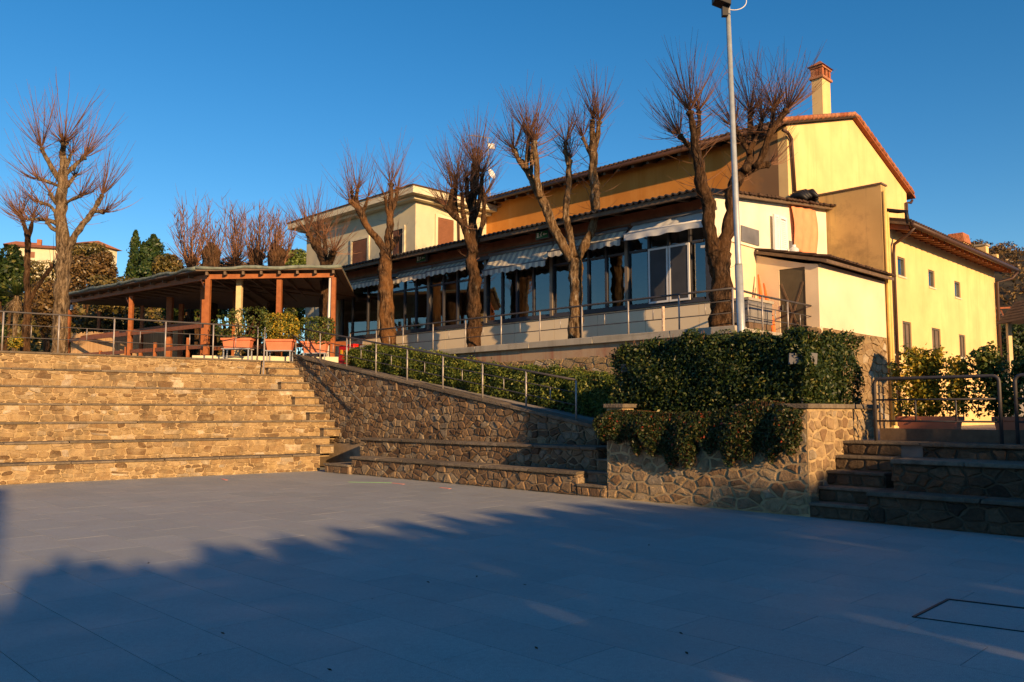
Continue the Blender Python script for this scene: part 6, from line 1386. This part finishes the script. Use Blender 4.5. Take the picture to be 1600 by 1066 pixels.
# ================================================================== WHAT STANDS BEHIND THE CAMERA AND SHADES THE PLAZA
QD = Vector((-SH.y, SH.x, 0))
def CW(w_, d, z): v = SH * d + QD * w_; return Vector((v.x, v.y, z))
D0 = 15.0
top_pts = [(-.35, 6.9), (.0, 6.2), (.05, 6.35), (.12, 6.6), (.4, 6.65), (.5, 6.95), (.6, 6.7), (.68, 7.0), (.85, 6.75), (1.07, 6.5), (1.5, 6.7), (2.45, 6.88), (3.2, 6.85), (4.4, 7.03), (6.7, 7.15), (9.0, 7.2), (10.4, 7.02), (11.2, 7.12), (12.2, 7.35), (12.8, 7.9), (14.5, 8.5), (17, 8.8), (24, 9.0), (40, 9.0)]
hb = thing('tall_hedge', 'tall ragged evergreen hedge behind the viewer whose shadow lies over the plaza', 'hedge', CW(10, D0, 0))
wpts = [-.3 + i * .5 for i in range(81)]; m = MB()
for a, b in zip(wpts[:-1], wpts[1:]):
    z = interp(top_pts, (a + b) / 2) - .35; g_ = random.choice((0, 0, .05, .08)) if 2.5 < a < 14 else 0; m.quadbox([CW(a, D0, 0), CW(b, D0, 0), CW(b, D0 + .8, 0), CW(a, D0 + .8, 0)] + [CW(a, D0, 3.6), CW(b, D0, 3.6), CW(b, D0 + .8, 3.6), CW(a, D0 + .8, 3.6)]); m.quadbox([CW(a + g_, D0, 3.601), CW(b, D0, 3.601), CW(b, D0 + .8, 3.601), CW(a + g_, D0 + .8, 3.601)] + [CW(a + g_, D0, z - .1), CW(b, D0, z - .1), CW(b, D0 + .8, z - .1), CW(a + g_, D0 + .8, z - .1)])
m.build('light_block_core', M['core'], hb)  # opaque core added to stop sunlight; its slits let streaks through
rg = np.random.default_rng(3); C = []
for i in range(36000):
    w_ = -.3 + 40 * rg.random() ** 1.5; zt_ = interp(top_pts, w_) + .12 * math.sin(w_ * 7) + .08 * math.sin(w_ * 17) - .05; z = zt_ - 1.9 * rg.random() ** 1.15; C.append(tuple(CW(w_, D0 + .9 * rg.random(), z)))
quads_obj('leaves', leafquads(np.array(C), np.tile(np.array(SH), (len(C), 1)), .17, .8, .6), M['hedge'], hb, kind='stuff')
bb = thing('neighbour_house', 'plain cream house behind the viewer whose shadow falls at the far left', 'house', CW(-8, 18, 0))
P = [CW(-16, 14, 0), CW(-.12, 14, 0), CW(-.12, 22, 0), CW(-16, 22, 0)]
MB().quadbox(P + [p + ZD * 9.1 for p in P]).build('wall', M['cream'], bb)
P = [CW(-16.3, 13.7, 9.1), CW(-.1, 13.7, 9.1), CW(-.1, 22.3, 9.1), CW(-16.3, 22.3, 9.1)]; MB().quadbox(P + [CW(-12, 18, 9.9), CW(-1.4, 18, 9.9), CW(-1.4, 18.2, 9.9), CW(-12, 18.2, 9.9)]).build('roof', M['tile'], bb)
for (wv, dv, sd, h) in ((24, 24, 81, 9.5), (29, 26, 82, 10.0), (34, 22, 83, 9.5)):     # bare trees that throw the thin shadows on the yellow wing
    c = CW(wv, dv, 0); rg = random.Random(sd); o = thing('bare_tree', {81: 'nearest bare tree behind the viewer, throwing thin shadows on the yellow wing', 82: 'tallest bare tree behind the viewer, beyond the hedge', 83: 'farthest right bare tree behind the viewer'}[sd], 'tree', c, 'bare trees behind the viewer')
    limb('trunk', [c, c + ZD * 3.5, c + ZD * 6.5], [.2, .16, .14], M['bark'], o, rg, 8); m = MB()
    shoots(m, c + ZD * 6.4, Vector((0, 0, 1)), 40, h * .6, rg, .03, .7); m.build('twigs', M['twig'], o, kind='stuff')
